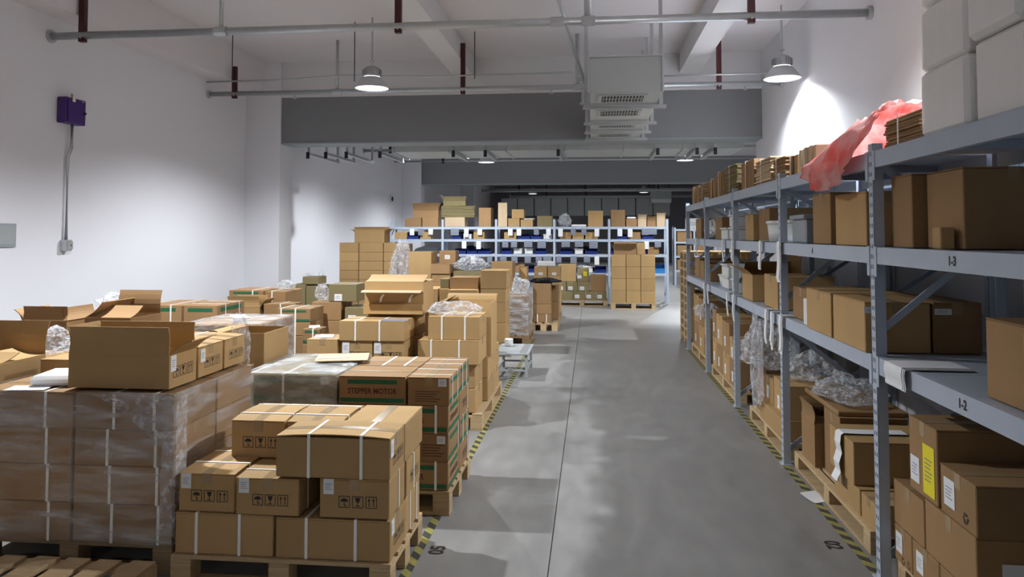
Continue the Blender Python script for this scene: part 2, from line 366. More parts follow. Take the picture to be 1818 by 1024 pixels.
def open_carton(x0, x1, y0, y1, z0, z1, label, flaps, group=None, m=None, rz=0, marks='', labels=(), straps=(), fl=None, tape=False, tilt=(0,0)):
    """open-topped carton: four walls, a floor and hinged flaps; flaps: {'f','b','l','r'} -> angle from closed (0) over upright (90) to folded out (180+)"""
    m = m or card; dx, dy, dz = x1-x0, y1-y0, z1-z0; th = .005
    t = thing('open_carton', label, 'carton', ((x0+x1)/2, (y0+y1)/2, z0), R(rz), group)
    b = MB(); b.box(-dx/2, dx/2, -dy/2, -dy/2+th, 0, dz); b.box(-dx/2, dx/2, dy/2-th, dy/2, 0, dz)
    b.box(-dx/2, -dx/2+th, -dy/2+th, dy/2-th, 0, dz); b.box(dx/2-th, dx/2, -dy/2+th, dy/2-th, 0, dz); b.box(-dx/2+th, dx/2-th, -dy/2+th, dy/2-th, 0, th)
    b.build('body', m, t)
    L0 = fl or min(dx, dy) / 2
    for k, a in flaps.items():
        L = L0; n = 5; w_ = (dx if k in 'fb' else dy) - .008; a0 = R(a); v = []; f = []
        for i in range(n+1):    # slightly bowed sheet, from the hinge
            s_ = L*i/n; bow = .012*math.sin(math.pi*i/n)
            pin = -math.cos(a0)*s_ - math.sin(a0)*bow; pz = math.sin(a0)*s_ - math.cos(a0)*bow    # pin < 0: inwards
            for e in (-1, 1): v.append((e*w_/2, -pin*-1, pz))
        # local: x along the hinge, y outward, z up
        v = [(x, y, z) for x, y, z in v]
        nv = len(v); nx, nz = math.sin(a0)*th, math.cos(a0)*th
        v += [(x, y + nx, z + nz) for x, y, z in v]
        for i in range(n):
            q = (2*i, 2*i+1, 2*i+3, 2*i+2); f.append(q); f.append(tuple(z+nv for z in q[::-1]))
            f.append((2*i, 2*i+2, 2*i+2+nv, 2*i+nv)); f.append((2*i+1, 2*i+1+nv, 2*i+3+nv, 2*i+3))
        f.append((0, nv, nv+1, 1)); f.append((2*n, 2*n+1, 2*n+1+nv, 2*n+nv))
        bb = MB(); bb.add(v, f); me = bb.mesh('flap', m)
        bm = bmesh.new(); bm.from_mesh(me); bmesh.ops.recalc_face_normals(bm, faces=bm.faces); bm.to_mesh(me); bm.free()
        rot = {'f': R(180), 'b': 0, 'r': R(-90), 'l': R(90)}[k]
        pos = {'f': (0,-dy/2+.002,dz), 'b': (0,dy/2-.002,dz), 'r': (dx/2-.002,0,dz), 'l': (-dx/2+.002,0,dz)}[k]
        obj('flap', me, t, pos, (0, 0, rot))
    for fc in marks: add_marks(t, fc, (dx,dy,dz), .5, .45, min(.055, dz*.34))
    for L in labels: add_label(t, L[0], (dx,dy,dz), *L[1:])
    return t
def pallet(x0, x1, y0, y1, label, h=.14, group='wooden pallets', m=None, along='y', nd=7, z=0, empty=False):
    """nine-block pallet; deck boards run along `along`, stringers across"""
    m = m or wood_m; dx, dy = x1-x0, y1-y0
    t = thing('wooden_pallet', label, 'pallet', ((x0+x1)/2, (y0+y1)/2, z), 0, group)
    A, B = (dx, dy) if along == 'y' else (dy, dx)      # A: across the deck boards
    def put(nm, ca, cb, la, lb, z0, dz):
        if along == 'y': obj(nm, bevbox(la, lb, dz, m, .002), t, (ca, cb, z0))
        else: obj(nm, bevbox(lb, la, dz, m, .002), t, (cb, ca, z0))
    bw = .10; th = .018; hb = h - 3*th
    for ca in (-A/2+bw/2, 0, A/2-bw/2): put('bottom_board', ca, 0, bw, B, 0, th)
    for cb in (-B/2+bw/2, 0, B/2-bw/2):
        for ca in (-A/2+bw/2, 0, A/2-bw/2): put('block', ca, cb, bw, bw, th, hb)
        put('stringer', 0, cb, A, bw, th+hb, th)
    w_ = A/nd*.74
    for i in range(nd):
        j = (random.random()-.5)*.012 if empty else 0
        put('deck_board', -A/2 + w_/2 + (A-w_)*i/(nd-1) + (j if 0 < i < nd-1 else 0), j, w_, B - (.02 if empty else 0), 2*th+hb, th)
    return t
def film(x0, x1, y0, y1, z0, z1, label, m=None, amp=.007, res=.05, top=True, seed=0, group=None, name='stretch_film', sides='fblr', thick=0):
    """cling film pulled round a stack: a wrinkled shell a few mm outside it"""
    m = m or wrap_m; cx, cy = (x0+x1)/2, (y0+y1)/2
    b = MB(); off = .008
    X0, X1, Y0, Y1 = x0-off-cx, x1+off-cx, y0-off-cy, y1+off-cy; Z0, Z1 = 0, z1-z0+off
    def grid(fn, n1, n2, nrm):
        v = []; f = []
        for i in range(n1+1):
            for j in range(n2+1):
                p = Vector(fn(i/n1, j/n2)); q = p + Vector((seed*3.1, seed*1.7, 0))
                d = noise.noise(Vector((q.x*5, q.y*5, q.z*16))) * amp + noise.noise(q*22) * amp*.6
                edge = min(i, n1-i, j, n2-j) == 0
                v.append(p + Vector(nrm) * (0 if edge else max(-.004, d + amp*.3)))
        for i in range(n1):
            for j in range(n2): f.append((i*(n2+1)+j, (i+1)*(n2+1)+j, (i+1)*(n2+1)+j+1, i*(n2+1)+j+1))
        b.add(v, f)
    nx, ny, nz = (max(2, int(a/res)) for a in (X1-X0, Y1-Y0, Z1-Z0))
    if 'f' in sides: grid(lambda a, c: (X0+(X1-X0)*a, Y0, Z0+(Z1-Z0)*c), nx, nz, (0,-1,0))
    if 'b' in sides: grid(lambda a, c: (X1-(X1-X0)*a, Y1, Z0+(Z1-Z0)*c), nx, nz, (0,1,0))
    if 'r' in sides: grid(lambda a, c: (X1, Y0+(Y1-Y0)*a, Z0+(Z1-Z0)*c), ny, nz, (1,0,0))
    if 'l' in sides: grid(lambda a, c: (X0, Y1-(Y1-Y0)*a, Z0+(Z1-Z0)*c), ny, nz, (-1,0,0))
    if top: grid(lambda a, c: (X0+(X1-X0)*a, Y0+(Y1-Y0)*c, Z1), nx, ny, (0,0,1))
    o = b.build(name, m, None, True); o.location = (cx, cy, z0)
    return tag(o, label, 'plastic film', group)
def crumple(cx, cy, z, sx, sy, sz, label, m=None, seed=1, name='plastic_bag', amp=.30, cat='plastic bag', group=None, sub=5, tw=None, rz=0):
    """crumpled film or bag: a lumpy closed shell with creases and a flat underside"""
    bm = bmesh.new(); bmesh.ops.create_icosphere(bm, subdivisions=sub, radius=1)
    for v in bm.verts:
        p = v.co.copy(); q = p*1.7 + Vector((seed*5.3, seed*2.1, seed*.7))
        d = 1 + amp*noise.noise(q) + amp*.9*(.35-abs(noise.noise(q*2.2))) + amp*.6*(.3-abs(noise.noise(q*5+Vector((3,1,4))))) + amp*.25*noise.noise(q*11)
        p = p*d
        if p.z < 0: p.z *= .35
        v.co = Vector((p.x*sx/2, p.y*sy/2, (p.z)*sz))
        if tw: v.co = Vector(tw(v.co))
    z0 = min(v.co.z for v in bm.verts)
    if not tw:
        for v in bm.verts: v.co.z -= z0
    me = D.meshes.new(name); bm.to_mesh(me); bm.free(); me.materials.append(m or bag_m)
    o = obj(name, me, None, (cx, cy, z), (0, 0, R(rz))); return tag(o, label, cat, group)
def paper(x, y, z, w_, h_, label, rz=0, name='paper_sheet', group=None, m=None, curl=.01, cat='paper'):
    b = MB(); n = 6; v = []; f = []
    for i in range(n+1):
        zz = .001 + curl*(i/n)**2 if curl else .001
        for e in (-1, 1): v.append((e*w_/2, -h_/2 + h_*i/n, zz))
    nv = len(v); v += [(a, c, d+.0006) for a, c, d in v]
    for i in range(n):
        q = (2*i, 2*i+1, 2*i+3, 2*i+2); f.append(q[::-1]); f.append(tuple(k+nv for k in q))
    f += [(0,1,1+nv,nv), (2*n, 2*n+nv, 2*n+1+nv, 2*n+1)]
    for i in range(n): f += [(2*i, 2*i+nv, 2*i+2+nv, 2*i+2), (2*i+1, 2*i+3, 2*i+3+nv, 2*i+1+nv)]
    b.add(v, f); o = b.build(name, m or paper_m); o.location = (x, y, z); o.rotation_euler = (0, 0, R(rz)); return tag(o, label, cat, group)
def strip_mesh(pts, w_, th=.0012, axis=(0,1,0)):
    """ribbon through pts with its width along axis"""
    b = MB(); a = Vector(axis)*w_/2; v = []; f = []; n = len(pts)
    for i, p in enumerate(pts):
        p = Vector(p); d = Vector(pts[min(i+1,n-1)]) - Vector(pts[max(i-1,0)]); nn = d.cross(Vector(axis)).normalized()*th
        v += [p-a, p+a, p+a+nn, p-a+nn]
    for i in range(n-1):
        for k in range(4): f.append((4*i+k, 4*i+(k+1)%4, 4*i+4+(k+1)%4, 4*i+4+k))
    f += [(3,2,1,0), tuple(4*(n-1)+k for k in range(4))]
    b.add(v, f); return b
def hanging_tag(y, ztop, label, L=.25, w_=.07, group='paper slips hung on the rack beams', X=1.345, seed=0, inset=.10):
    """paper slip laid over the beam top and hanging down its aisle face, a few layers thick"""
    t = thing('paper_slips', label, 'paper', (X, y, ztop), 0, group)
    for k in range(3):
        r = random.Random(seed*7+k); o = .003*(k+1); ww = w_*(1-.06*k); LL = L*(1-.12*k*r.random())
        pts = [(inset, 0, .003+o), (.03, 0, .004+o), (-.004-o, 0, .002+o)]
        for i in range(1, 9): pts.append((-.008 - o - .006*math.sin(i*.6+seed)*i/8, 0, -LL*i/8))
        q = strip_mesh(pts, ww).build('slip', paper_m, t); q.location = (0, (k-1)*.012*r.random(), 0)
    return t
def flat_bundle(x0, x1, y0, y1, z, n, label, m=None, th=.014, rz=0, group='bundles of flattened cartons', strings=True, up=None):
    """flattened cartons; up=None: lying in a pile, up='y' or 'x': standing on edge side by side"""
    m = m or card_b; t = thing('flat_carton_bundle', label, 'cardboard', ((x0+x1)/2, (y0+y1)/2, z), R(rz), group)
    dx, dy = x1-x0, y1-y0; rr = random.Random(hash((round(x0,2), round(y0,2), n)) % 1000)
    if up is None:
        me = bevbox(dx, dy, th*.86, m, .003)
        for i in range(n): obj('flat_carton', me, t, ((rr.random()-.5)*.02, (rr.random()-.5)*.025, i*th), (0, 0, (rr.random()-.5)*.03))
        H_ = n*th
    else:
        H_ = up[1]
        for i in range(n):
            hh = H_ * (1 - .0)
            if up[0] == 'y': obj('flat_carton', bevbox(dx, dy/n*.86, hh, m, .002), t, ((rr.random()-.5)*.02, -dy/2 + dy*(i+.5)/n, 0))
            else: obj('flat_carton', bevbox(dx/n*.86, dy, hh, m, .002), t, (-dx/2 + dx*(i+.5)/n, (rr.random()-.5)*.02, 0))
    if strings:
        b = MB(); e = .018
        b.box(-dx/2-e, dx/2+e, -.006, .006, H_+.001, H_+.003); b.box(-dx/2-e, -dx/2-e+.002, -.006, .006, 0, H_+.003); b.box(dx/2+e-.002, dx/2+e, -.006, .006, 0, H_+.003)
        b.build('tie', strap_m, t)
    return t
def bin_(x0, x1, y0, y1, z0, z1, label, m=None, group=None, name='storage_bin', cat='bin', front=.55):
    """open-fronted picking bin with a rim"""
    m = m or blue_m; dx, dy, dz = x1-x0, y1-y0, z1-z0; th = .006
    t = thing(name, label, cat, ((x0+x1)/2, (y0+y1)/2, z0), 0, group)
    b = MB(); b.box(-dx/2, dx/2, -dy/2, dy/2, 0, th); b.box(-dx/2, -dx/2+th, -dy/2, dy/2, th, dz); b.box(dx/2-th, dx/2, -dy/2, dy/2, th, dz)
    b.box(-dx/2+th, dx/2-th, dy/2-th, dy/2, th, dz); b.box(-dx/2+th, dx/2-th, -dy/2, -dy/2+th, th, dz*front); b.build('body', m, t)
    r = MB(); r.box(-dx/2, dx/2, -dy/2-.006, -dy/2, dz*front-.015, dz*front+.004); r.build('lip', m, t)
    return t
def tub(cx, cy, z, r_, h_, label, m=None, group=None, lid=True, rect=None):
    t = thing('plastic_tub', label, 'tub', (cx, cy, z), 0, group)
    if rect:
        dx, dy = rect; obj('body', bevbox(dx*.92, dy*.94, h_*.86, m or tub_m, .01), t); obj('lid', bevbox(dx, dy, h_*.16, m or tub_m, .006), t, (0,0,h_*.86))
    else:
        MB().lathe([(0,0),(r_*.86,0),(r_*.97,h_*.86),(r_*.9,h_*.86),(0,h_*.86)], 20).build('body', m or tub_m, t, True)
        MB().lathe([(r_,h_*.84),(r_*1.04,h_*.86),(r_*1.04,h_*.97),(r_*.9,h_),(0,h_)], 20).build('lid', m or tub_m, t)
    return t
def foam_block(x0, x1, y0, y1, z0, z1, label, group='white foam blocks', rz=0, m=None):
    o = obj('foam_block', bevbox(x1-x0, y1-y0, z1-z0, m or foam_m, .018), None, ((x0+x1)/2, (y0+y1)/2, z0), (0, 0, R(rz))); return tag(o, label, 'foam', group)
# ---- steel racks
def upright_mesh(h, w_=.055, d=.05, face_dir=-1):
    """perforated channel post: aisle face (towards -X) has teardrop slots, sides plain"""
    b = MB(); th = .003; p = .05; n = int((h-.02)/p)
    sw = .005; cx = 0   # slot half width
    # -X face at x=-d/2, spanning y in [-w/2,w/2]; two rows of slots
    rows = (-w_*.2, w_*.2); xs = -d/2
    ys = [-w_/2, rows[0]-sw, rows[0]+sw, rows[1]-sw, rows[1]+sw, w_/2]
    for a, c in ((0,1),(2,3),(4,5)): b.box(xs, xs+th, ys[a], ys[c], 0, h)
    for a, c in ((1,2),(3,4)):
        for i in range(n+1):
            z0 = i*p; b.box(xs, xs+th, ys[a], ys[c], z0, min(h, z0+p-.020))
    b.box(xs, d/2, -w_/2, -w_/2+th, 0, h); b.box(xs, d/2, w_/2-th, w_/2, 0, h)
    return b.mesh('upright', steel_m)
def rack(name, label, X0, X1, ys, levels, H, axis='y', origin=(0,0), beam_h=.08, perf=True, marks=None, label_parts=True, brace=True):
    """row of shelving bays running along Y (front at X0, back at X1)"""
    t = thing(name, label, 'rack', (0,0,0))
    um = upright_mesh(H) if perf else bevbox(.05, .055, H, steel_m, .003)
    for y in ys:
        for x in (X0+.025, X1-.025): obj('upright', um, t, (x, y, 0), (0, 0, 0 if x < (X0+X1)/2 else R(180)))
        for x in (X0+.025, X1-.025): obj('foot_plate', bevbox(.08, .09, .006, steel_m, 0), t, (x, y, 0))
        if brace:
            for i, (zf, zr) in enumerate(((.10, .52), (.98, .56), (1.18, 1.62), (1.98, 1.66))):
                yb = y + .012*(-1)**i
                MB().bar((X0+.04, yb, zf), (X1-.04, yb, zr), .012, .032).build('brace', steel_m, t)
    for i in range(len(ys)-1):
        y0, y1 = ys[i]+.028, ys[i+1]-.028
        for k, z in enumerate(levels):
            for x, s in ((X0, 1), (X1, -1)):
                bm_ = MB(); xa, xb = (x, x+.03) if s > 0 else (x-.03, x)
                bm_.box(xa, xb, y0, y1, z-beam_h, z); bo = bm_.build('beam', steel_m, t)
                if marks and s > 0 and (i, k) in marks:
                    txt, fr = marks[(i, k)]
                    obj('lettering', text_mesh(txt, print_m), bo, (X0-.0015, y0+(y1-y0)*fr, z-beam_h*.5), (R(90), 0, R(-90)), (.05, .05, 1))
                c = MB()
                for yy in (y0, y1-.004): c.box(x-.004 if s > 0 else x, x if s > 0 else x+.004, yy if yy == y0 else yy-.03, yy+.034 if yy == y0 else yy+.004, z-beam_h-.06, z+.004)
                c.build('beam_bracket', steel_m, bo)
            n = 4; w_ = (y1-y0)/n
            for j in range(n): obj('shelf_panel', bevbox(X1-X0-.064, w_-.003, .016, shelf_m, .002), t, ((X0+X1)/2, y0+w_*(j+.5), z-.018))
            for j in range(1, 3): MB().box(X0+.03, X1-.03, y0+(y1-y0)*j/3-.015, y0+(y1-y0)*j/3+.015, z-.055, z-.019).build('cross_bar', steel_m, t)
    return t
def rack_x(name, label, Y0, Y1, xs, levels, H, beam_h=.06):
    """the same kind of rack running along X (front at Y0)"""
    t = thing(name, label, 'rack', (0,0,0)); um = bevbox(.055, .05, H, steel_m, .003)
    for x in xs:
        for y in (Y0+.025, Y1-.025): obj('upright', um, t, (x, y, 0))
        zz = [.2, .65, 1.1, 1.55, 1.9]
        for i in range(4): MB().bar((x, Y0+.04 if i % 2 else Y1-.04, zz[i]), (x, Y1-.04 if i % 2 else Y0+.04, zz[i+1]), .012, .03).build('brace', steel_m, t)
    for i in range(len(xs)-1):
        x0, x1 = xs[i]+.028, xs[i+1]-.028
        for z in levels:
            for y in (Y0, Y1-.03): MB().box(x0, x1, y, y+.03, z-beam_h, z).build('beam', steel_m, t)
            obj('shelf_panel', bevbox(x1-x0, Y1-Y0-.064, .016, shelf_m, .002), t, ((x0+x1)/2, (Y0+Y1)/2, z-.018))
    return t
def lamp(x, y, z, label, on=1.0, ztop=4.7):
    """high-bay pendant: cable, finned housing, spun shade, glowing lens"""
    t = thing('pendant_lamp', label, 'lamp', (x, y, z), 0, 'pendant high-bay lamps'); t.scale = (1.12, 1.12, 1.12)
    MB().lathe([(.215,0),(.222,.006),(.215,.012),(.19,.05),(.14,.115),(.105,.145),(.10,.147),(.135,.112),(.184,.048),(.208,.01),(.208,0),(.215,0)], 36).build('shade', shade_m, t, True)
    MB().lathe([(.0,.018),(.205,.018),(.205,.012),(.0,.012)], 36).build('lens', lens_m if on else tub_m, t)
    b = MB().lathe([(.095,.145),(.112,.165),(.112,.24),(.075,.275),(.03,.29),(0,.29)], 24)
    hs = b.build('housing', lampgrey, t, True)
    f = MB()
    for k in range(18):
        a = 2*math.pi*k/18; M_ = Matrix.Rotation(a, 4, 'Z'); f.box(.10, .122, -.004, .004, .168, .238, M_)
    f.build('fins', lampgrey, hs)
    MB().lathe([(.088,.146),(.1,.146),(.1,.158),(.088,.158)], 24).build('glow_ring', lens_m if on else tub_m, t)
    MB().tube([(0,0,.29),(.0,0,.33),(.03,0,.35),(0,0,.37),(-.03,0,.35),(0,0,.33)], .006, 6).build('hook', lampgrey, t)
    MB().tube([(0,0,.36),(0,0,(ztop-z)/1.12)], .011, 8).build('suspension_rod', galv, t)
    if on:
        for nm, size, pw, bl in (('lamp_beam', 150, 1.0, .5),):
            ld = D.lights.new(nm, 'SPOT'); ld.energy = LAMP_W*pw*on; ld.color = LAMP_COL; ld.spot_size = R(size); ld.spot_blend = bl; ld.shadow_soft_size = .05
            lo = obj(nm, ld, t, (0, 0, -.004))
    return t
# ================================================================ the setting
XL, XR, ZC = -6.15, 2.85, 4.72; YB, YE = -13.0, 48.0; XR2 = 6.3; YJ = 13.5
def sbox(name, x0, x1, y0, y1, z0, z1, m, parent=None):
    o = MB().box(x0, x1, y0, y1, z0, z1).build(name, m, parent)
    if parent is None: struct(o)
    return o
fl = sbox('floor', XL-.2, XR2+.2, YB-.2, YE+.2, -.2, -.012, floor_m)
XS = [XL-.2, -.218, XR2+.2]; YS = [YB-.2, -5.75, 3.0, 11.75, 20.5, 29.2, 38, YE+.2]
for i in range(2):
    for j in range(len(YS)-1): sbox('slab', XS[i]+.003, XS[i+1]-.003, YS[j]+(.003), YS[j+1]-(.0015 if j == 0 else .003), -.012, 0, floor_m, fl)
sbox('ceiling', XL-.2, XR2+.2, YB-.2, YE+.2, ZC, ZC+.2, ceil_m)
sbox('wall_left', XL-.2, XL, YB, YE, 0, ZC, wall_m)
sbox('wall_right', XR, XR+.2, YB, YJ, 0, ZC, wall_m)
sbox('wall_jog', XR+.2, XR2+.2, YJ-.2, YJ, 0, ZC, wall_m)
sbox('wall_right_far', XR2, XR2+.2, YJ, YE, 0, ZC, wall_m)
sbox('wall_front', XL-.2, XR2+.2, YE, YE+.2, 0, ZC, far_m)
sbox('wall_back', XL-.2, XR+.2, YB-.2, YB, 0, ZC, far_m)
n_ = 0
def trim(x0, x1, y0, y1, z0, z1, m):
    global n_; n_ += 1; return sbox('trim_%d' % n_, x0, x1, y0, y1, z0, z1, m)
# pilasters along the left wall and the cove above it
for y in (12.95, 24.2, 35.4): trim(XL, -5.5, y, y+.55, 0, ZC, wall_m)
trim(XL, XL+.34, YB, 12.95, 4.14, ZC, ceil_m)
trim(XL, XL+.34, 13.5, 24.2, 4.14, ZC, ceil_m)
# longitudinal ceiling beams (white) and cross girders faced in grey board
for x0, x1 in ((-2.36, -2.02), (1.50, 1.83)):
    trim(x0, x1, YB, 13.0, 4.38, ZC, beamw_m); trim(x0, x1, 13.5, 24.2, 4.38, ZC, beamw_m)
trim(-5.5, XR2, 35.45, 35.95, 4.35, ZC, beamw_m)
for y, xr in ((13.0, XR), (24.25, XR2)):
    trim(-5.5, xr, y+.03, y+.5, 3.27, ZC, beamw_m)
    trim(-5.5, xr, y, y+.03, 3.27, 4.08, beam_m)
    trim(-5.5, xr, y-.015, y+.52, 3.245, 3.27, greybin_m)
trim(-5.5, XR, 12.97, 13.0, 4.08, 4.14, beamw_m)

# ---------------------------------------------------------------- lamps
for x, y, z, l, on in ((-3.05, -5.4, 3.70, 'added unseen fill lamp hanging behind the camera on the left side', .8), (2.42, -5.4, 3.75, 'added unseen fill lamp hanging behind the camera on the right side', .8), (-3.05, 5.2, 3.70, 'hanging lamp above the near left pallets, out of frame at the top', 1), (2.42, 5.2, 3.80, 'hanging lamp above the near right rack, out of frame at the top', 1), (-3.05, 15.8, 3.78, 'hanging lamp hidden behind the nearest grey beam, left side', 1), (2.55, 15.8, 3.78, 'hanging lamp hidden behind the nearest grey beam, right side', 1),  # the pair behind the camera is added fill to brighten front faces
    (-3.08, 10.4, 3.70, 'nearest hanging lamp on the left, lit, with silver bell shade', 1), (2.55, 10.4, 3.72, 'nearest hanging lamp on the right, lit, close to the bright wall patch', 1),
    (-3.0, 21.6, 3.70, 'lit hanging lamp in front of the second grey beam, left of the aisle', 1), (2.62, 21.6, 3.70, 'lit hanging lamp in front of the second grey beam, right of the aisle', 1),
    (2.6, 31.5, 3.70, 'small lit hanging lamp just under the second grey beam, at right', .6), (-2.9, 31.5, 3.78, 'dim hanging lamp just under the second grey beam, at left', 0),
    (-3.0, 39.0, 3.70, 'smallest lit hanging lamp far away above the left of the long rack', .5), (2.6, 38.2, 3.70, 'smallest lit hanging lamp far away beside the white air unit', .5)):
    lamp(x, y, z, l, on, 4.38 if 1.5 < x < 1.83 else ZC)

# ---------------------------------------------------------------- pipes, hangers, ducts
def pipe_run(y, z, x0, x1, label, r=.042, hang=(), thin=None, tees=(), spr=(), ztop=ZC):
    t = thing('sprinkler_pipe', label, 'pipe', (x0, y, z), 0, 'overhead pipe runs')
    MB().tube([(0,0,0), (x1-x0,0,0)], r, 14).build('pipe', galv, t, True)
    for x in (x0+.02, x1-.02): MB().tube([(x-x0-.015,0,0), (x-x0+.015,0,0)], r*1.7, 16).build('flange', galv, t)
    for x in tees: MB().tube([(x-x0-.07,0,0), (x-x0+.07,0,0)], r*1.25, 14).build('coupling', galv, t)
    for x, zt in hang:
        h = MB().box(x-x0-.035, x-x0+.035, -.03, .03, -.075, zt-z).build('hanger', red_m, t)
        MB().tube([(x-x0,-.04,-.03), (x-x0,-.03,-.03)], .012, 8).build('bolt', galv, h)
    for x in spr:
        s_ = MB().tube([(x-x0,0,-r), (x-x0,0,-.09)], .012, 8).build('sprinkler_stem', galv, t)
        MB().lathe([(0,-.09),(.035,-.09),(.035,-.096),(0,-.096)], 12, (x-x0,0,0)).build('deflector', galv, s_)
    return t
pipe_run(8.0, 3.905, XL, XR, 'nearest steel pipe run across the ceiling, wall to wall', .043, [(-5.75, ZC), (-2.08, 4.38), (1.66, 4.38)], tees=(-.35, -.02, -4.1))
pipe_run(11.6, 3.90, XL, XR, 'second steel pipe run, just before the grey beam', .038, [(-5.7, 4.14+.2), (-1.98, 4.62), (1.92, ZC)], tees=(-.2, -4.0), spr=(-4.7, 2.3, -.6))
def tubes(name, label, cat, pts, r, m, group=None, n=8):
    o0 = Vector(pts[0][0]); t = MB()
    for p in pts: t.tube([Vector(q)-o0 for q in p], r, n)
    o = t.build(name, m, None, True); o.location = o0; return tag(o, label, cat, group)
tubes('conduit', 'thin conduit strung above the second pipe run', 'conduit', [[(XL, 11.55, 4.09), (-4.8, 11.55, 4.1), (-3.9, 11.55, 4.15), (-2.5, 11.55, 4.1), (-.25, 11.55, 4.12)]], .014, galv)
tubes('conduit', 'thin conduit right of the ceiling duct beside the second pipe', 'conduit', [[(.9, 11.5, 4.02), (XR, 11.5, 4.03)]], .014, galv)
# upright pipes and wires between the ceiling and the runs
for i, (x, y, za, zb, r, l) in enumerate(((-4.1, 8.0, 3.94, ZC, .024, 'upright pipe dropping from the ceiling to the nearest pipe run'), (-4.0, 11.6, 3.94, ZC, .024, 'upright pipe between ceiling and second pipe, left of the lamp'),
    (-5.35, 10.8, 3.95, ZC, .007, 'leftmost thin wire hanging from the ceiling'), (-3.4, 10.6, 3.85, ZC, .007, 'thin wire hanging beside the nearest left lamp'), (-1.75, 11.3, 4.0, ZC, .007, 'thin wire hanging right of the middle red hanger'),
    (-.02, 8.0, 3.95, ZC, .03, 'upright pipe above the coupling of the nearest pipe run'), (-.2, 11.6, 3.95, ZC, .03, 'upright pipe above the valve left of the ceiling duct'))):
    o = tubes('drop_pipe' if r > .01 else 'hanging_wire', l, 'pipe' if r > .01 else 'wire', [[(x, y, za), (x, y, zb)]], r, galv if r > .01 else dark_m, 'drops from the ceiling')
tubes('brace_pipe', 'slanting pipe brace left of the ceiling duct', 'pipe', [[(-.45, 9.0, ZC-.04), (-.10, 11.4, 3.95)]], .03, galv)
v = thing('pipe_valve', 'small valve and fittings on the second pipe, left of the duct', 'valve', (-.12, 11.6, 3.9))
MB().tube([(0,0,-.06),(0,0,-.24)], .028, 10).build('outlet', galv, v); MB().lathe([(0,-.24),(.05,-.24),(.05,-.27),(0,-.27)], 14).build('handwheel', galv, v); MB().tube([(-.1,0,.12),(.1,0,.12)], .03, 10).build('body', galv, v); MB().tube([(0,0,.05),(0,0,.16)], .02, 8).build('stem', galv, v)
# duct along the aisle with grilles underneath, carried on trapeze bars
dt = thing('ceiling_duct', 'pale metal ceiling duct with grilles underneath, hung above the aisle', 'duct', (.40, 8.72, 3.27))
W2 = .41
yy = [0, 1.1, 2.3, 3.4, 4.24]
for i in range(4): obj('duct_section', bevbox(2*W2, yy[i+1]-yy[i]-.01, .41, duct_w if i == 0 else duct_m, .004), dt, (0, (yy[i]+yy[i+1])/2, 0))
for y in yy[:-1]:
    f_ = MB(); f_.box(-W2-.02, W2+.02, y-.012, y+.012, .41, .43); f_.box(-W2-.02, -W2, y-.012, y+.012, 0, .41); f_.box(W2, W2+.02, y-.012, y+.012, 0, .41); f_.build('flange', duct_m, dt)
for y0 in (.16, 1.25, 2.42, 3.5):
    g = MB(); gx0, gx1, gy0, gy1 = -.27, .22, y0, y0+.42
    g.box(gx0-.04, gx1+.04, gy0-.04, gy0, -.015, 0); g.box(gx0-.04, gx1+.04, gy1, gy1+.04, -.015, 0); g.box(gx0-.04, gx0, gy0, gy1, -.015, 0); g.box(gx1, gx1+.04, gy0, gy1, -.015, 0)
    go = g.build('grille', duct_w, dt); MB().box(gx0, gx1, gy0, gy1, -.003, -.001).build('opening_shade', dark_m, go)  # thin dark sheet paints the shade inside the duct behind the slats
    for k in range(13): obj('slat', bevbox(.010, gy1-gy0, .010, duct_w, 0), go, (gx0+(gx1-gx0)*(k+.5)/13, (gy0+gy1)/2, -.014))
    obj('slat', bevbox(gx1-gx0, .012, .012, duct_w, 0), go, ((gx0+gx1)/2, (gy0+gy1)/2, -.016))
for k, y in enumerate((.80, 2.2, 3.2, 4.05)):
    h = thing('trapeze_hanger', '%s trapeze hanger from the camera carrying the ceiling duct' % ORD[k], 'hanger', (.40, 8.72+y, 3.27), 0, 'trapeze hangers under the duct')
    MB().box(-W2-.09, W2+.12, -.03, .03, -.06, -.018).build('cross_bar', galv, h)
    for x in (-W2-.05, W2+.06): MB().box(x-.022, x+.022, -.022, .022, -.06, ZC-3.27).build('rod', galv, h)
# duct running across behind the first grey beam
dt = thing('cross_duct', 'sheet-metal duct crossing behind the nearest grey beam', 'duct', (-3.8, 14.25, 3.22))
for k in range(6):
    obj('duct_section', bevbox(1.08, 1.3, .5, duct_m, .006), dt, (.55+1.1*k, .65, 0)); MB().box(1.1*k-.015, 1.1*k+.015, -.025, 1.325, -.025, .525).build('flange', galv, dt)
for k, x in enumerate((-5.35, -5.0, -4.6, -3.95, -2.55, -1.95, -.6, 1.2, 1.9, 2.22)):
    h = thing('strut_bracket', '%s strut bracket from the left under the nearest grey beam' % ORD[k], 'bracket', (x, 13.9, 3.165), 0, 'strut brackets behind the first beam')
    MB().box(-.025, .025, 0, 1.75, -.02, .03).build('strut', galv, h)
    for y in (.04, 1.7): MB().box(-.02, .02, y-.02, y+.02, .03, ZC-3.165).build('rod', galv, h)
    MB().box(-.03, .03, -.02, 0, -.09, .035).build('end_clip', dark_m, h)
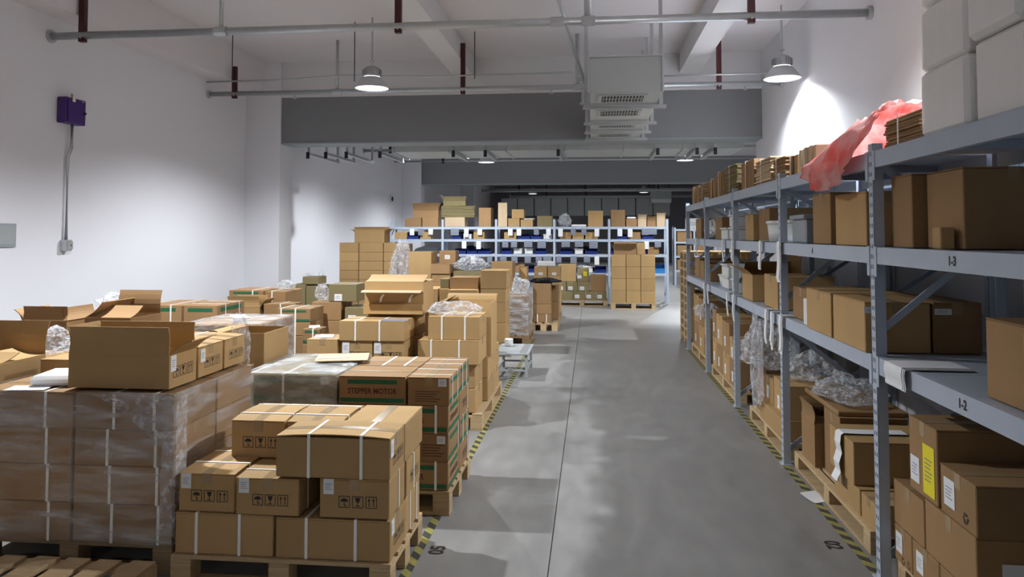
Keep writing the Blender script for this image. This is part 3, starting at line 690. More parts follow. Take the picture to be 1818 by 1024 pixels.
# middle and far services
pipe_run(20.0, 3.9, XL, XR2, 'third steel pipe run, behind the nearest grey beam', .04, [(-5.4, 4.1), (-1.35, 4.3), (1.7, 4.4)], spr=(-3.9, -.2, 2.2))
pipe_run(23.3, 3.92, XL, XR2, 'fourth steel pipe run, just before the second grey beam', .03, [(-4.6, 4.1)])
for k, (y, z, r) in enumerate(((30.0, 3.95, .05), (33.0, 3.85, .06), (36.8, 3.75, .07), (39.5, 3.95, .05), (42.5, 3.72, .08))):
    pipe_run(y, z, XL+.4*k, XR2, 'dark far pipe run under the ceiling, %s beyond the second beam' % ORD[k], r, [(-4.5+.5*k, 4.4), (-.3, 4.3), (3.2, 4.4)], ztop=ZC)
dt = thing('far_duct', 'long silver duct in front of the far end wall', 'duct', (-5.4, 45.2, 2.72))
for k in range(10): obj('duct_section', bevbox(.96, 1.0, 1.05, duct_m, .006), dt, (.5+1.0*k, .5, 0)); MB().box(k-.02, k+.02, -.03, 1.03, -.03, 1.08).build('flange', dark_m, dt)
for k in range(0, 10, 3):
    MB().box(k+.48, k+.52, .48, .52, 1.05, ZC-2.722).build('rod', galv, dt)
t = thing('air_unit', 'white box-shaped air unit hung near the far end wall', 'air unit', (3.6, 40.2, 3.25)); obj('housing', bevbox(1.05, .9, .66, duct_w, .03), t); MB().box(-.5, .5, -.47, -.45, .03, .2).build('grille', tub_m, t)
for x in (-.45, .45): MB().tube([(x,0,.66),(x,0,ZC-3.25-.001)], .02, 6).build('rod', dark_m, t)
t = thing('wall_sign', 'small white sign board beyond the right end of the long rack', 'sign', (3.30, 25.0, 1.75))
MB().box(-.28, .28, -.02, .02, 0, .40).build('board', tub_m, t); obj('printed_lines', lines_mesh(.26, .12, 2, paper_g), t, (0, -.022, .22), (R(90),0,0)); MB().box(-.03, .03, -.02, .02, -1.75, 0).build('post', steel_m, t)
# left wall fittings
t = thing('alarm_panel', 'purple metal alarm box high on the left wall', 'control box', (XL, 8.31, 2.94))
obj('housing', bevbox(.12, .34, .30, purple_m, .008), t, (.06, 0, 0)); dr = obj('door', bevbox(.012, .30, .26, purple_m, .003), t, (.126, 0, .02)); obj('lock', MB().tube([(0,0,0),(.025,0,0)], .016, 10).mesh('lock', dark_m), dr, (.006, .12, .12))
obj('label', label_mesh(.05, .045, paper_m), t, (.1335, -.06, .275), (R(90),0,R(90))); obj('printed_lines', lines_mesh(.06, .02, 2, paper_m), t, (.1335, .10, .275), (R(90),0,R(90))); MB().tube([(.06,0,.30),(.06,0,.36)], .012, 8).build('cable_gland', wood_m, t)
tubes('wall_conduit', 'vertical grey conduit running down the left wall from the purple box', 'conduit', [[(XL+.05, 8.34, 2.94), (XL+.05, 8.34, 2.66), (XL+.03, 8.31, 2.56), (XL+.03, 8.31, 1.56)]], .019, galv)
t = thing('junction_box', 'small steel socket box at the foot of the wall conduit', 'socket', (XL, 8.31, 1.45)); obj('box', bevbox(.07, .12, .13, galv, .006), t, (.035, 0, 0)); obj('cover', bevbox(.006, .09, .09, galv, .002), t, (.073, .02, .02)); MB().tube([(.07,.03,.065),(.079,.03,.065)], .01, 8).build('knob', dark_m, t)
t = thing('wall_panel', 'pale grey flat panel on the left wall at the edge of view', 'panel', (XL, 7.25, 1.51)); obj('frame', bevbox(.02, .60, .25, greybin_m, .003), t, (.01, 0, 0)); obj('cover', bevbox(.008, .55, .20, MATS['table_grey'], .002), t, (.022, 0, .025))
t = thing('wall_speaker', 'small round white fitting on the left wall past the pilaster', 'fitting', (XL, 22.8, 2.72)); MB().tube([(0,0,0),(.06,0,0)], .14, 16).build('dome', tub_m, t); MB().tube([(.06,0,0),(.09,0,0)], .07, 12).build('lens', dark_m, t)
# floor tape and painted bay numbers
for x, y0, y1, l in ((-.905, 2.6, 12.0, 'yellow and black hazard tape along the left pallets'), (1.372, 2.4, 11.2, 'yellow and black hazard tape along the foot of the right rack')):
    o = MB().box(-.025, .025, 0, y1-y0, 0, .0012).build('hazard_tape', hazard_m); o.location = (x, y0, .0002); tag(o, l, 'floor tape', 'hazard tapes')
o = obj('painted_number', text_mesh('05', print_m, ), None, (-.805, 3.98, .0015), (0, 0, R(90)), (.11, .11, 1)); tag(o, 'bay number 05 painted on the floor beside the near left pallet', 'number')
o = obj('painted_number', text_mesh('02', print_m), None, (1.265, 4.26, .0015), (0, 0, R(-90)), (.11, .11, 1)); tag(o, 'bay number 02 painted on the floor beside the right rack', 'number')
# ================================================================ goods on the left, from near to far
# ---- pallet A: strapped cartons nearest the aisle
pallet(-1.98, -.92, 3.46, 4.12, 'near wooden pallet under the strapped tan cartons beside number 05', along='x', nd=5)
GA = 'strapped tan cartons on the near pallet'; Z1, Z2, Z3 = .142, .335, .517
LB = ('f', .13, .80, .05, .07)
carton(-1.97, -1.485, 3.475, 3.775, Z1, Z1+.19, 'bottom-row carton at the left front of the near pallet, two white straps', GA, straps=[('x',.22),('x',.66)], bulge=.0)
carton(-1.475, -.925, 3.475, 3.775, Z1, Z1+.185, 'bottom-row carton at the right front of the near pallet, two white straps', GA, straps=[('x',.27),('x',.70)], marks='r', labels=[('r', .15, .78, .05, .07)])
carton(-1.215, -.93, 3.785, 4.10, Z1, Z1+.19, 'bottom-row carton at the right rear of the near pallet', GA, straps=[('y',.3),('y',.75)], seam='y')
carton(-1.97, -1.22, 3.785, 4.10, Z1, Z1+.19, 'bottom-row carton at the left rear of the near pallet', GA, seam='x')
carton(-1.96, -1.68, 3.485, 3.93, Z2, Z2+.178, 'second-row carton at the left front of the near pallet, marks and label', GA, seam='y', straps=[('y',.35),('y',.8)], marks='f', labels=[LB], bulge=.008)
carton(-1.67, -1.36, 3.47, 3.93, Z2, Z2+.170, 'second-row middle carton on the near pallet beside the dark gap', GA, seam='y', straps=[('y',.25),('y',.8)], marks='f', labels=[LB], bulge=.006)
carton(-1.265, -.93, 3.475, 3.77, Z2, Z2+.178, 'second-row carton right of the dark gap on the near pallet', GA, seam='y', straps=[('y',.6)], marks='f', labels=[LB])
carton(-1.215, -.925, 3.785, 4.09, Z2, Z2+.175, 'second-row carton at the right rear of the near pallet', GA, seam='y', straps=[('y',.5)], marks='r')
carton(-1.475, -.925, 3.465, 3.735, Z3, Z3+.19, 'top carton jutting out at the front of the near pallet, two straps', GA, straps=[('x',.29),('x',.75)], marks='r', labels=[('r', .13, .72, .05, .08)], bulge=.012)
carton(-1.83, -1.545, 3.745, 4.14, Z3, Z3+.185, 'top-row carton at left rear of the near pallet, umbrella marks in front', GA, seam='y', straps=[('y',.28),('y',.82)], marks='f', bulge=.014)
carton(-1.535, -1.25, 3.745, 4.14, Z3, Z3+.185, 'top-row middle rear carton of the near pallet, between two others', GA, seam='y', straps=[('y',.28),('y',.82)], marks='f', bulge=.014)
carton(-1.24, -.925, 3.745, 4.14, Z3, Z3+.188, 'top-row carton at right rear of the near pallet, no straps', GA, seam='y', bulge=.002)
b = carton(-1.115, -.915, 3.90, 4.12, Z3+.19, Z3+.19, '', None) if False else None

# ---- pallet B: film-wrapped cartons at the far left of the foreground
pallet(-3.10, -2.03, 3.56, 4.42, 'dark pallet under the film-wrapped carton stack at left', m=wood_d, along='x')
GB = 'cartons inside the film-wrapped stack'; zb = [.142, .33, .513, .69, .868]
rown = ['bottom', 'second', 'third', 'top']
for k in range(4):
    for i, (x0, x1, f1, f2) in enumerate(((-3.075, -2.555, .30, .76), (-2.545, -2.03, .40, .87))):
        carton(x0, x1, 3.55, 3.98, zb[k], zb[k+1]-.002, 'carton at the front %s of the film-wrapped stack, %s row' % (('left', 'right')[i], rown[k]), GB, straps=[('x', f2 if i == 0 else f1 - .03*(k % 3)), ('x', f2-.02*k)] if i else [('x', .78-.02*k)], m=card_b, det=1 if k == 3 else 0)
        carton(x0, x1, 3.99, 4.41, zb[k], zb[k+1]-.002, 'carton at the rear %s of the film-wrapped stack, %s row' % (('left', 'right')[i], rown[k]), GB, m=card_b, det=1 if k == 3 else 0, straps=[('x', .4)])
film(-3.075, -2.03, 3.55, 4.41, .145, .866, 'clear stretch film wound round the big carton stack at left', top=False, seed=1, res=.035, amp=.006)
# a pulled fan of film gathered over the top right corner of the stack
def film_fan():
    v = []; f = []; n1, n2 = 40, 26
    for i in range(n1+1):
        a = i/n1
        for j in range(n2+1):
            c = j/n2
            top = Vector((-2.50 + .48*a, 3.53, .868)); bot = Vector((-2.44 + .425*a**.8, 3.53, .865 - .30*a**1.05))
            p = top.lerp(bot, c); q = Vector((a*3+c*2, c*9-a*5, 2.2))
            p.y -= .004 + .020*abs(noise.noise(q*1.1))*min(1, 5*a) + .010*abs(noise.noise(q*3.1))
            v.append(p)
    for i in range(n1):
        for j in range(n2): f.append((i*(n2+1)+j, (i+1)*(n2+1)+j, (i+1)*(n2+1)+j+1, i*(n2+1)+j+1))
    b = MB(); b.add(v, f); return b
o = film_fan().build('film_fan', bag_m); tag(o, 'gathered shiny fan of film on the front corner of the wrapped stack', 'plastic film')
b = MB(); v = []; f = []; n1, n2 = 50, 6
for i in range(n1+1):
    z = .20 + .66*i/n1
    for j in range(n2+1):
        a = j/n2; w_ = .02*abs(noise.noise(Vector((z*24, a*4, 1)))) + .006
        v.append((-2.075 + .075*min(1, a*2) , 3.527 - .0 + .10*max(0, a-.5)*2, z)); p = Vector(v[-1]); p += Vector((w_*.5, -w_, 0)); v[-1] = tuple(p)
for i in range(n1):
    for j in range(n2): f.append((i*(n2+1)+j, i*(n2+1)+j+1, (i+1)*(n2+1)+j+1, (i+1)*(n2+1)+j))
b.add(v, f); o = b.build('film_ridge', bag_m); tag(o, 'glittering wrinkled ridge of film down the corner of the wrapped stack', 'plastic film')
zt = .880
open_carton(-2.62, -2.085, 3.60, 3.86, zt, zt+.17, 'large open carton standing on the film-wrapped stack, flaps raised', {'f': 92, 'b': 84, 'l': 95, 'r': 148}, marks='r', labels=[('r', .14, .72, .05, .08)], fl=.135)
GT = 'strapped cartons on top of the wrapped stack'
carton(-2.56, -2.085, 3.885, 4.16, zt, zt+.165, 'carton right behind the large open carton on the wrapped stack', GT, seam='x', marks='r', labels=[('r', .16, .7, .05, .07)], straps=[('x',.5)], bulge=.012)
carton(-2.56, -2.085, 4.175, 4.43, zt, zt+.165, 'rearmost carton on the right edge of the wrapped stack', GT, seam='x', marks='r', straps=[('x',.5)], bulge=.01)
foam_block(-2.88, -2.66, 3.64, 3.90, .872, .925, 'thin white foam slab beside the large open carton', rz=12)
paper(-2.83, 3.60, .870, .20, .10, 'white paper sheet lying before the foam slab on the wrapped stack', 8, curl=.004)
carton(-3.07, -2.64, 3.98, 4.22, .872, .95, 'flat tan carton behind the foam slab, left of the open carton', None, seam='y', tape=False)
# ---- pallets left of and behind B, along the wall side
GL = 'cartons in the left rear cluster'
pallet(-4.30, -3.20, 3.75, 4.75, 'pallet at the left edge under the carton with the tall flap', m=wood_d)
for k in range(3): carton(-3.75, -3.22, 3.8, 4.7, .142+.22*k, .142+.22*(k+1)-.002, 'stacked brown carton left of the wrapped stack, %s layer' % rown[k], GL, m=card_b, det=0)
for k in range(3): carton(-4.28, -3.77, 3.8, 4.7, .142+.22*k, .142+.22*(k+1)-.002, 'stacked brown carton at the far left edge, %s layer' % rown[k], GL, m=card_b, det=0)
open_carton(-3.72, -3.24, 3.85, 4.25, .805, .93, 'open carton at the left edge with one long flap raised', {'l': 80, 'f': 12, 'b': 100, 'r': 10}, fl=.2)
carton(-3.72, -3.25, 4.28, 4.68, .805, .885, 'low tan carton behind the open carton at the left edge', GL, seam='y')
open_carton(-3.20, -2.93, 3.62, 3.84, .868, .94, 'narrow opened carton cut by the left picture edge', {'r': 170, 'l': 88}, fl=.12) if False else None
pallet(-3.16, -2.15, 4.62, 5.25, 'hidden pallet just behind the wrapped stack with the open carton', m=wood_d, along='x')
for k in range(3):
    for i in range(2): carton(-3.14+.5*i, -2.65+.5*i, 4.64, 5.22, .142+.2*k, .142+.2*(k+1)-.002, 'carton behind the wrapped stack, %s layer, %s half' % (rown[k], ('left','right')[i]), GL, det=0, m=card_b)
open_carton(-2.44, -2.13, 4.80, 5.2, .745, 1.0, 'tall open carton with a clear bag hanging over its front', {'f': 0, 'b': 0} if False else {'l': 176}, fl=.08)
crumple(-2.275, 4.765, .99, .13, .09, .10, 'clear plastic bag hanging over the tall open carton', m=bag_m, seed=3, sub=4, tw=lambda c: (c.x*(1+.6*c.z/.1*0), c.y, c.z*2.2 - .10 if c.z > 0 else c.z*4 - .10), amp=.25)
pallet(-4.20, -3.17, 4.95, 5.75, 'hidden pallet under the torn-flap cartons near the left wall', m=wood_d, along='x')
for k in range(4):
    for i in range(2): carton(-4.18+.52*i, -3.67+.52*i, 4.98, 5.72, .142+.2*k, .142+.2*(k+1)-.002, 'carton under the torn-flap carton, %s layer, %s side' % (rown[k], ('left','right')[i]), GL, det=0, m=card_b)
open_carton(-4.0, -3.66, 5.0, 5.35, .945, 1.04, 'open carton with torn flaps beside the crumpled film', {'f': 85, 'l': 130, 'r': 60}, fl=.10, m=card_b)
carton(-3.90, -3.56, 5.37, 5.70, .945, 1.05, 'olive sealed carton behind the torn carton, film lying on it', GL, m=card_o)
open_carton(-3.54, -3.20, 5.02, 5.4, .945, 1.06, 'open carton with a high square flap standing up near the wall', {'b': 95, 'l': 40, 'f': 25}, fl=.17, m=card_b)
crumple(-3.62, 5.53, 1.052, .34, .22, .10, 'crumpled clear film lying on the olive carton', seed=5, cat='plastic film', name='crumpled_film')
crumple(-3.40, 4.52, .887, .24, .30, .11, 'clear bag slumped behind the raised flap at left', seed=8)
crumple(-4.0, 4.45, .803, .30, .28, .15, 'sheet of clear film puffed over goods at the left edge', seed=11, cat='plastic film', name='crumpled_film')
# wrapped pallet in the middle distance, left
pallet(-3.10, -2.46, 5.5, 6.25, 'hidden pallet under the grey film-covered stack', m=wood_d)
for k in range(4): carton(-3.08, -2.50, 5.52, 6.2, .142+.205*k, .142+.205*(k+1)-.002, 'carton under hazy film behind the tall open carton, %s layer' % rown[k], GL, det=0, m=card_b, labels=[('f', .5, .55, .06, .1)] if k == 3 else ())
film(-3.08, -2.50, 5.52, 6.2, .3, .965, 'hazy film sheet covering the low stack left of the tall open carton', wrap2_m, seed=4, amp=.012)
paper(-2.80, 5.85, .985, .12, .2, 'white paper strip on top of the hazy film-covered stack', 40)
# ---- pallet C: printed motor cartons
pallet(-2.12, -.835, 4.46, 5.22, 'pallet under the green-striped motor cartons', along='x', nd=6)
GC = 'green-striped motor cartons'; zc = [.142, .307, .472, .637, .80]
K = dict(text='STEPPER MOTOR', stripes='f')
carton(-1.51, -1.10, 4.46, 4.82, zc[3], zc[4], 'motor carton on top showing STEPPER MOTOR in full', GC, m=card_b, seam='x', **K)
t = carton(-1.09, -.835, 4.46, 4.82, zc[3], zc[4], 'top motor carton at the aisle corner with printed lines and label', GC, m=card_b, seam='y', straps=[('y',.25),('y',.75)], stripes='r', labels=[('f', .83, .82, .05, .045)])
def plines(t, d, u=.5, v=.32, w_=.16, h_=.07):
    p, r = face('f', *d, u, v, .0012); obj('printed_lines', lines_mesh(w_, h_, 5, print_r), t, p, r)
plines(t, (.251, .356, zc[4]-zc[3]))
for k in (2, 1, 0):
    if k % 2 == 0: carton(-1.51+.02, -.84, 4.465, 4.82, zc[k], zc[k+1]-.001, 'motor carton at the aisle corner, %s row, printed words partly hidden' % rown[k], GC, m=card_b, det=0, straps=[('x',.88)], stripes='fr', text='STEPPER MOTOR')
    else:
        t = carton(-1.51+.02, -.84, 4.465, 4.82, zc[k], zc[k+1]-.001, 'motor carton at the aisle corner, second row, white label', GC, m=card_b, det=0, straps=[('y',.9)], stripes='r', labels=[('f', .93, .78, .05, .045)]); plines(t, (.646, .351, zc[2]-zc[1]), .86, .4, .14, .08)
for k in range(4): carton(-1.09 if k == 3 else -1.49, -.84+.003*(k == 1), 4.83, 5.20, zc[k], zc[k+1]-.001, 'motor carton on the aisle side behind the corner one, %s row' % rown[k], GC, m=card_b, seam='y', det=1 if k == 3 else 0, straps=[('y',.3),('y',.72)] if k % 2 else [('y',.85)], stripes='r' if k % 2 else None, marks='' if k % 2 else 'r')
carton(-1.51, -1.10, 4.83, 5.20, zc[3], zc[4], 'motor carton on top behind the fully lettered one', GC, m=card_b, seam='x', straps=[('x',.4),('x',.75)])
for k in range(4):
    carton(-2.10, -1.53, 4.47, 4.82, zc[k], zc[k+1]-.001, 'front carton in the small silver-wrapped block, %s row' % rown[k], 'cartons in the silver-wrapped block', m=card_o, det=0, straps=[('x',.05),('x',.42)], stripes='f', labels=[('f', .88, .8, .05, .045)])
    carton(-2.10, -1.53, 4.83, 5.20, zc[k], zc[k+1]-.001, 'rear carton in the small silver-wrapped block, %s row' % rown[k], 'cartons in the silver-wrapped block', m=card_o, det=0)
film(-2.10, -1.53, 4.47, 5.20, .15, .80, 'shiny film round the block left of the STEPPER MOTOR carton', wrap2_m, seed=2, amp=.008, res=.035)
o = obj('cardboard_sheet', bevbox(.34, .30, .006, card_lt, .001), None, (-1.66, 4.98, .822), (0, 0, R(14))); tag(o, 'loose cardboard sheet lying on the shiny wrapped block', 'cardboard')
for i, (x, y) in enumerate(((-1.74, 4.90), (-1.66, 4.93))):
    o = obj('loose_strap', bevbox(.016, .12, .003, strap_m, 0), None, (x, y, .829), (0, 0, R(-55))); tag(o, '%s short white strap end on the loose cardboard sheet' % ('left', 'right')[i], 'strap', 'loose strap ends')
# ---- pallet E: tan cartons further along the aisle
GE = 'tan cartons on the pallets further along the aisle'
pallet(-2.20, -1.52, 6.2, 7.35, 'pallet under the carton with its lid bent open', m=wood_d)
pallet(-1.50, -.92, 6.38, 7.8, 'reddish pallet at the aisle under the two-strap cartons', m=wood_m, along='y', nd=5)
ze = [.142, .345, .55, .752, .945]
carton(-1.39, -.945, 6.40, 6.85, ze[3], ze[4], 'upper two-strap carton at the aisle under the silver foil bag', GE, straps=[('x',.27),('x',.72)])
carton(-1.47, -.945, 6.36, 6.85, ze[2], ze[3]-.002, 'lower two-strap carton at the aisle with pale slanting top', GE, straps=[('x',.22),('x',.68)])
for k in range(2): carton(-1.47, -.98, 6.40, 6.85, ze[k], ze[k+1]-.002, 'plain carton under the two-strap cartons, %s row' % rown[k], GE, det=0)
for k in range(2): carton(-1.46, -.935, 6.87, 7.35, ze[k], ze[k+1]-.002, 'plain carton below the tall open carton at the aisle, %s row' % rown[k], GE, det=0)
open_carton(-1.40, -.91, 6.88, 7.30, ze[2], 1.02, 'tall open carton at the aisle behind the two-strap cartons', {'l': 20, 'b': 150}, fl=.1)
for k in range(2): carton(-1.46, -.945, 7.37, 7.78, ze[k], ze[k+1]-.002, 'rearmost plain carton on the reddish pallet, %s row' % rown[k], GE, det=0)
crumple(-1.18, 6.55, ze[4]+.002, .46, .24, .085, 'silver foil bag tied in the middle on the two-strap cartons', m=bag_m, seed=14, name='foil_bag', sub=5, amp=.22)
carton(-2.12, -1.555, 6.25, 6.62, ze[3], ze[3]+.165, 'two-strap carton below the carton with its lid bent open', GE, straps=[('x',.25),('x',.62)])
for i in range(2): carton(-2.10+.275*i, -1.83+.275*i, 6.26, 6.62, ze[2], ze[3]-.002, '%s of the two labelled cartons under the two-strap carton' % ('left','right')[i], GE, seam='y', marks='f', labels=[('f', .14, .72, .06, .09)])
for k in range(2): carton(-2.15, -1.55, 6.25, 6.64, ze[k], ze[k+1]-.002, 'hidden carton under the two labelled cartons, %s row' % rown[k], GE, det=0)
for k in range(4): carton(-2.0, -1.53, 6.66, 7.1, ze[k], ze[k+1]-.002, 'carton behind the two-strap carton, %s row, under the bent lid' % rown[k], GE, det=0)
t = open_carton(-2.0, -1.47, 6.58, 7.0, .947, 1.225, 'big tan carton with its front lid bent down, handle holes showing', {'f': 14, 'b': 0}, fl=.21)
for x in (-.12, .14): obj('handle_strap', strip_mesh([(.0,-.212,.10), (.01,-.225,.14), (.03,-.218,.17)], .02, .002, (1,0,0)).mesh('handle_strap', strap_m), t, (x, 0, 0))
MB().box(-.265, .265, -.245, -.208, .0, .085).build('folded_panel', card, t)
dk = MB(); dk.add([(-.24,-.2125,.10),(.24,-.2125,.10),(.262,-.29,.20),(-.262,-.29,.20)], [(0,1,2,3)]); 
lid = strip_mesh([(0,-.212,.19), (0,-.26,.205), (0,-.30,.20), (0,-.325,.19)], .53, .005, (1,0,0)).build('bent_lid', card_lt, t)
paper(-1.66, 6.33, ze[3]+.167, .22, .12, 'dark folder lying on the two-strap carton before the bent lid', 5, m=paper_g, curl=.004, name='folder')
carton(-2.40, -2.13, 6.25, 6.6, .60, .76, 'small carton with white paper on top, left of the two-strap carton', GE, m=card, seam='y')
paper(-2.30, 6.40, .762, .16, .12, 'white paper lying on the small carton left of the two-strap carton', 12)
pallet(-2.46, -2.22, 6.22, 7.0, 'narrow pallet under the small carton with paper on top', m=wood_d, nd=3) if False else None
for k in range(3): carton(-2.42, -2.22, 6.24, 6.6, .0+.2*k, .2+.2*k-.002, 'brown carton stacked from the floor under the paper-topped carton, %s' % rown[k], GE, det=0, m=card_b)
# ---- behind: striped and brown cartons towards the left wall
GH = 'small cartons between the aisle stacks and the left wall'
def pile(x0, x1, y0, y1, zs, desc, group, m=None, det=0, **kw):
    for k in range(len(zs)-1): carton(x0, x1, y0, y1, zs[k], zs[k+1]-.002, '%s, %s from the floor' % (desc, ORD[k]), group, m=m, det=det, tape=kw.get('tape', True), straps=kw.get('straps', ()), stripes=kw.get('stripes') if k == len(zs)-2 else None, labels=kw.get('labels', ()), seam=kw.get('seam', 'x'))
pallet(-4.25, -3.45, 6.75, 7.5, 'hidden pallet under the long green-striped carton by the wall', m=wood_d)
pile(-4.23, -3.82, 6.78, 7.35, [.142, .35, .56, .77, .985], 'green-striped carton pile by the left wall, left half', GH, card_b, stripes='fr', straps=[('x',.15),('x',.75)])
pile(-3.80, -3.47, 6.78, 7.35, [.142, .35, .56, .77, .985], 'green-striped carton pile by the left wall, right half', GH, card_b, stripes='fr', straps=[('y',.3),('y',.8)])
crumple(-3.26, 6.52, .714, .42, .26, .10, 'long sheet of clear film slumped below the green-striped cartons', seed=21, cat='plastic film', name='crumpled_film')
pallet(-3.75, -2.75, 5.95+.4, 6.72, 'hidden pallet under the slumped clear film', m=wood_d, along='x')
for k in range(3): carton(-3.55, -2.98, 6.36, 6.70, .142+.19*k, .142+.19*(k+1)-.002, 'carton under the slumped clear film, %s layer' % rown[k], GH, det=0, m=card_b)
pallet(-4.10, -3.15, 7.85, 8.75, 'hidden pallet under the mixed brown cartons near the pilaster', m=wood_d)
pile(-4.06, -3.66, 8.2, 8.7, [.142, .42, .70, .86, 1.02], 'brown carton pile near the pilaster, left column', GH, card_b, stripes='f', straps=[('x',.7)])
pile(-3.64, -3.40, 8.2, 8.7, [.142, .42, .70, .86, 1.01], 'brown carton pile near the pilaster, middle column', GH, card_b, straps=[('x',.35)])
open_carton(-3.92, -3.56, 7.9, 8.15, .72, .86, 'open carton with front flap raised in the pile near the pilaster', {'f': 100, 'r': 130, 'b': 70}, fl=.12)
pile(-3.93, -3.56, 7.9, 8.16, [.142, .43, .72], 'carton under the open flap carton near the pilaster', GH, card_b)
pile(-3.52, -3.20, 7.9, 8.16, [.142, .4, .64, .90], 'strapped brown carton right of the open flap carton', GH, card_b, straps=[('x',.6)])
crumple(-3.50, 8.45, 1.012, .20, .2, .07, 'wisp of clear film on the brown pile near the pilaster', seed=31, cat='plastic film', name='crumpled_film')
pallet(-3.08, -2.555, 7.15, 8.4, 'hidden pallet under the strapped striped cartons in mid floor', m=wood_d)
pile(-3.06, -2.72, 7.18, 7.55, [.142, .40, .66, .79, .925], 'striped carton with white straps in mid floor', GH, card_b, stripes='f', straps=[('x',.12),('x',.55)])
pile(-2.78+.07, -2.54, 6.95, 7.14, [0, .2, .42, .62, .76], 'small striped carton beside the label-fronted cartons', GH, card_b, stripes='f', straps=[('x',.6)])
paper(-2.63, 7.05, .762, .1, .12, 'white slip on the small striped carton in mid floor', 20)
pile(-2.88, -2.56, 7.62, 8.0, [.142, .35, .55, .76, .95], 'reddish brown open-top pile in mid floor', GH, card_b)
pile(-2.52, -2.26, 7.60, 8.0, [0, .25, .5, .70, .90], 'olive carton column with white label in mid floor', GH, card_o, labels=[('f', .3, .4, .08, .08)])
carton(-2.70, -2.40, 7.62, 8.0, .952, 1.13, 'upper olive carton with white label in mid floor', GH, card_o, labels=[('f', .35, .25, .08, .07)], det=1)
crumple(-2.80, 7.75, .952, .15, .16, .12, 'white plastic bag spilling between the brown and olive cartons', seed=17, sub=4)
# ---- olive cartons against the wall past the pilaster
pallet(-5.30, -4.40, 12.0, 12.85, 'hidden pallet under the olive cartons by the pilaster', m=wood_d)
pile(-5.12+.2, -4.66, 12.05, 12.6, [.142, .46, .82], 'olive carton pile by the pilaster, left', GH, card_o)
pile(-4.65, -4.42, 12.05, 12.6, [.142, .46, .80], 'olive carton pile by the pilaster, right', GH, card_o)
carton(-4.73, -4.46, 12.1, 12.5, .822, .945, 'single olive carton on the olive pile by the pilaster', GH, card_o, det=0)
crumple(-4.6, 12.3, .947, .32, .24, .035, 'flat puff of clear film on the topmost olive carton', seed=41, cat='plastic film', name='crumpled_film')
# ---- tall tan stack at the left rear with an open carton on top
pallet(-4.46, -3.30, 13.55, 14.5, 'pallet under the tall tan stack at the left rear', m=wood_d, along='x')
zs = [.142, .31, .48, .65, .82, .985, 1.15, 1.315, 1.49]
for k in range(8):
    for i, (x0, x1) in enumerate(((-4.60, -4.24), (-4.23, -3.78), (-3.77, -3.52))):
        carton(x0, x1, 13.55, 14.0, zs[k], zs[k+1]-.002, 'carton in the tall rear stack, %s row up, %s column' % (ORD[k], ('left','middle','right')[i]), 'cartons in the tall rear stack', det=0, tape=False)
open_carton(-4.32, -3.76, 13.56, 13.95, 1.49, 1.68, 'open carton with spread flaps on the tall rear stack', {'f': 110, 'l': 150, 'r': 140, 'b': 85}, fl=.1)
carton(-3.62+.1, -3.32, 13.6, 13.95, 1.30, 1.47, 'tan carton at shoulder height right of the tall rear stack', 'cartons in the tall rear stack', det=0)
pile(-3.51, -3.30, 13.6, 13.98, [.142, .53, .92, 1.298], 'slim carton column right of the tall rear stack', 'cartons in the tall rear stack', card)
crumple(-3.38, 13.36, .55, .42, .34, .62, 'greyish crumpled film hanging beside the tall rear stack', seed=51, cat='plastic film', name='crumpled_film', sub=5)
pile(-3.6, -3.2, 13.22, 13.52, [0, .27, .55], 'carton on the floor below the greyish film', 'cartons in the tall rear stack', card_b)
# ---- middle stacks along the aisle, 10 to 13 m away
GM = 'cartons in the middle stacks along the aisle'
pallet(-2.45, -1.15, 10.2, 11.05, 'hidden pallet under the middle stacks', m=wood_d, along='x')
pile(-1.54, -1.18, 10.5, 11.0, [.142, .42, .70, .885], 'carton column under the square tan carton in the middle stack', GM, card)
carton(-1.54, -1.17, 10.5, 11.0, .887, 1.14, 'square tan carton topping the middle stack at the aisle', GM, card, det=1)
pile(-1.96, -1.56, 10.35, 10.9, [.142, .40, .66, .885], 'wide tan carton column left of the square carton', GM, card)
pile(-2.12, -1.98, 10.5, 10.9, [.142, .40, .70, .885], 'narrow tan carton column in the middle stack', GM, card)
pile(-2.43, -2.14, 10.5, 11.0, [.142, .40, .70, .885], 'leftmost tan carton column in the middle stack', GM, card)
carton(-1.97, -1.57, 10.5, 10.95, .887, 1.04, 'long pinkish carton left of the square tan carton', GM, card_b, det=1)
carton(-2.12, -1.99, 10.55, 10.9, .887, 1.02, 'small carton at the end of the long pinkish carton', GM, card_o, det=0)
pallet(-3.15, -1.25, 12.35, 13.3, 'hidden pallet under the stacks behind the middle ones', m=wood_d, along='x', nd=6)
pile(-2.98, -2.66, 12.5, 13.0, [.142, .5, .85], 'carton base below the tall upright carton', GM, card)
carton(-3.05, -2.66, 12.5, 13.0, .852, 1.35, 'tall upright tan carton left of the dark lidded cartons', GM, card, det=0)
pile(-2.71-.0+.07, -2.33, 12.42, 12.9, [.142, .5, .85, .99], 'carton column below the dark lidded carton', GM, card_b)
carton(-2.74+.09, -2.33, 12.40, 12.9, .99, 1.15, 'dark brown lidded carton in the row behind the middle stack', GM, card_b, det=1)
carton(-2.62, -2.33, 12.95, 13.3, 1.14, 1.36, 'brown carton with small label above the dark lidded carton', GM, card_b, det=0, labels=[('f', .5, .5, .09, .07)])
pile(-2.62, -2.33, 12.95, 13.3, [.142, .48, .82, 1.138], 'carton column behind the dark lidded carton', GM, card_b)
pile(-2.29, -1.80, 12.5, 13.0, [.142, .45, .75, 1.03], 'carton column under the silver film bundle', GM, card_o)
crumple(-2.02, 12.72, 1.03, .54, .4, .17, 'bundle of silvery film on the row behind the middle stack', seed=61, cat='plastic film', name='crumpled_film', sub=5)
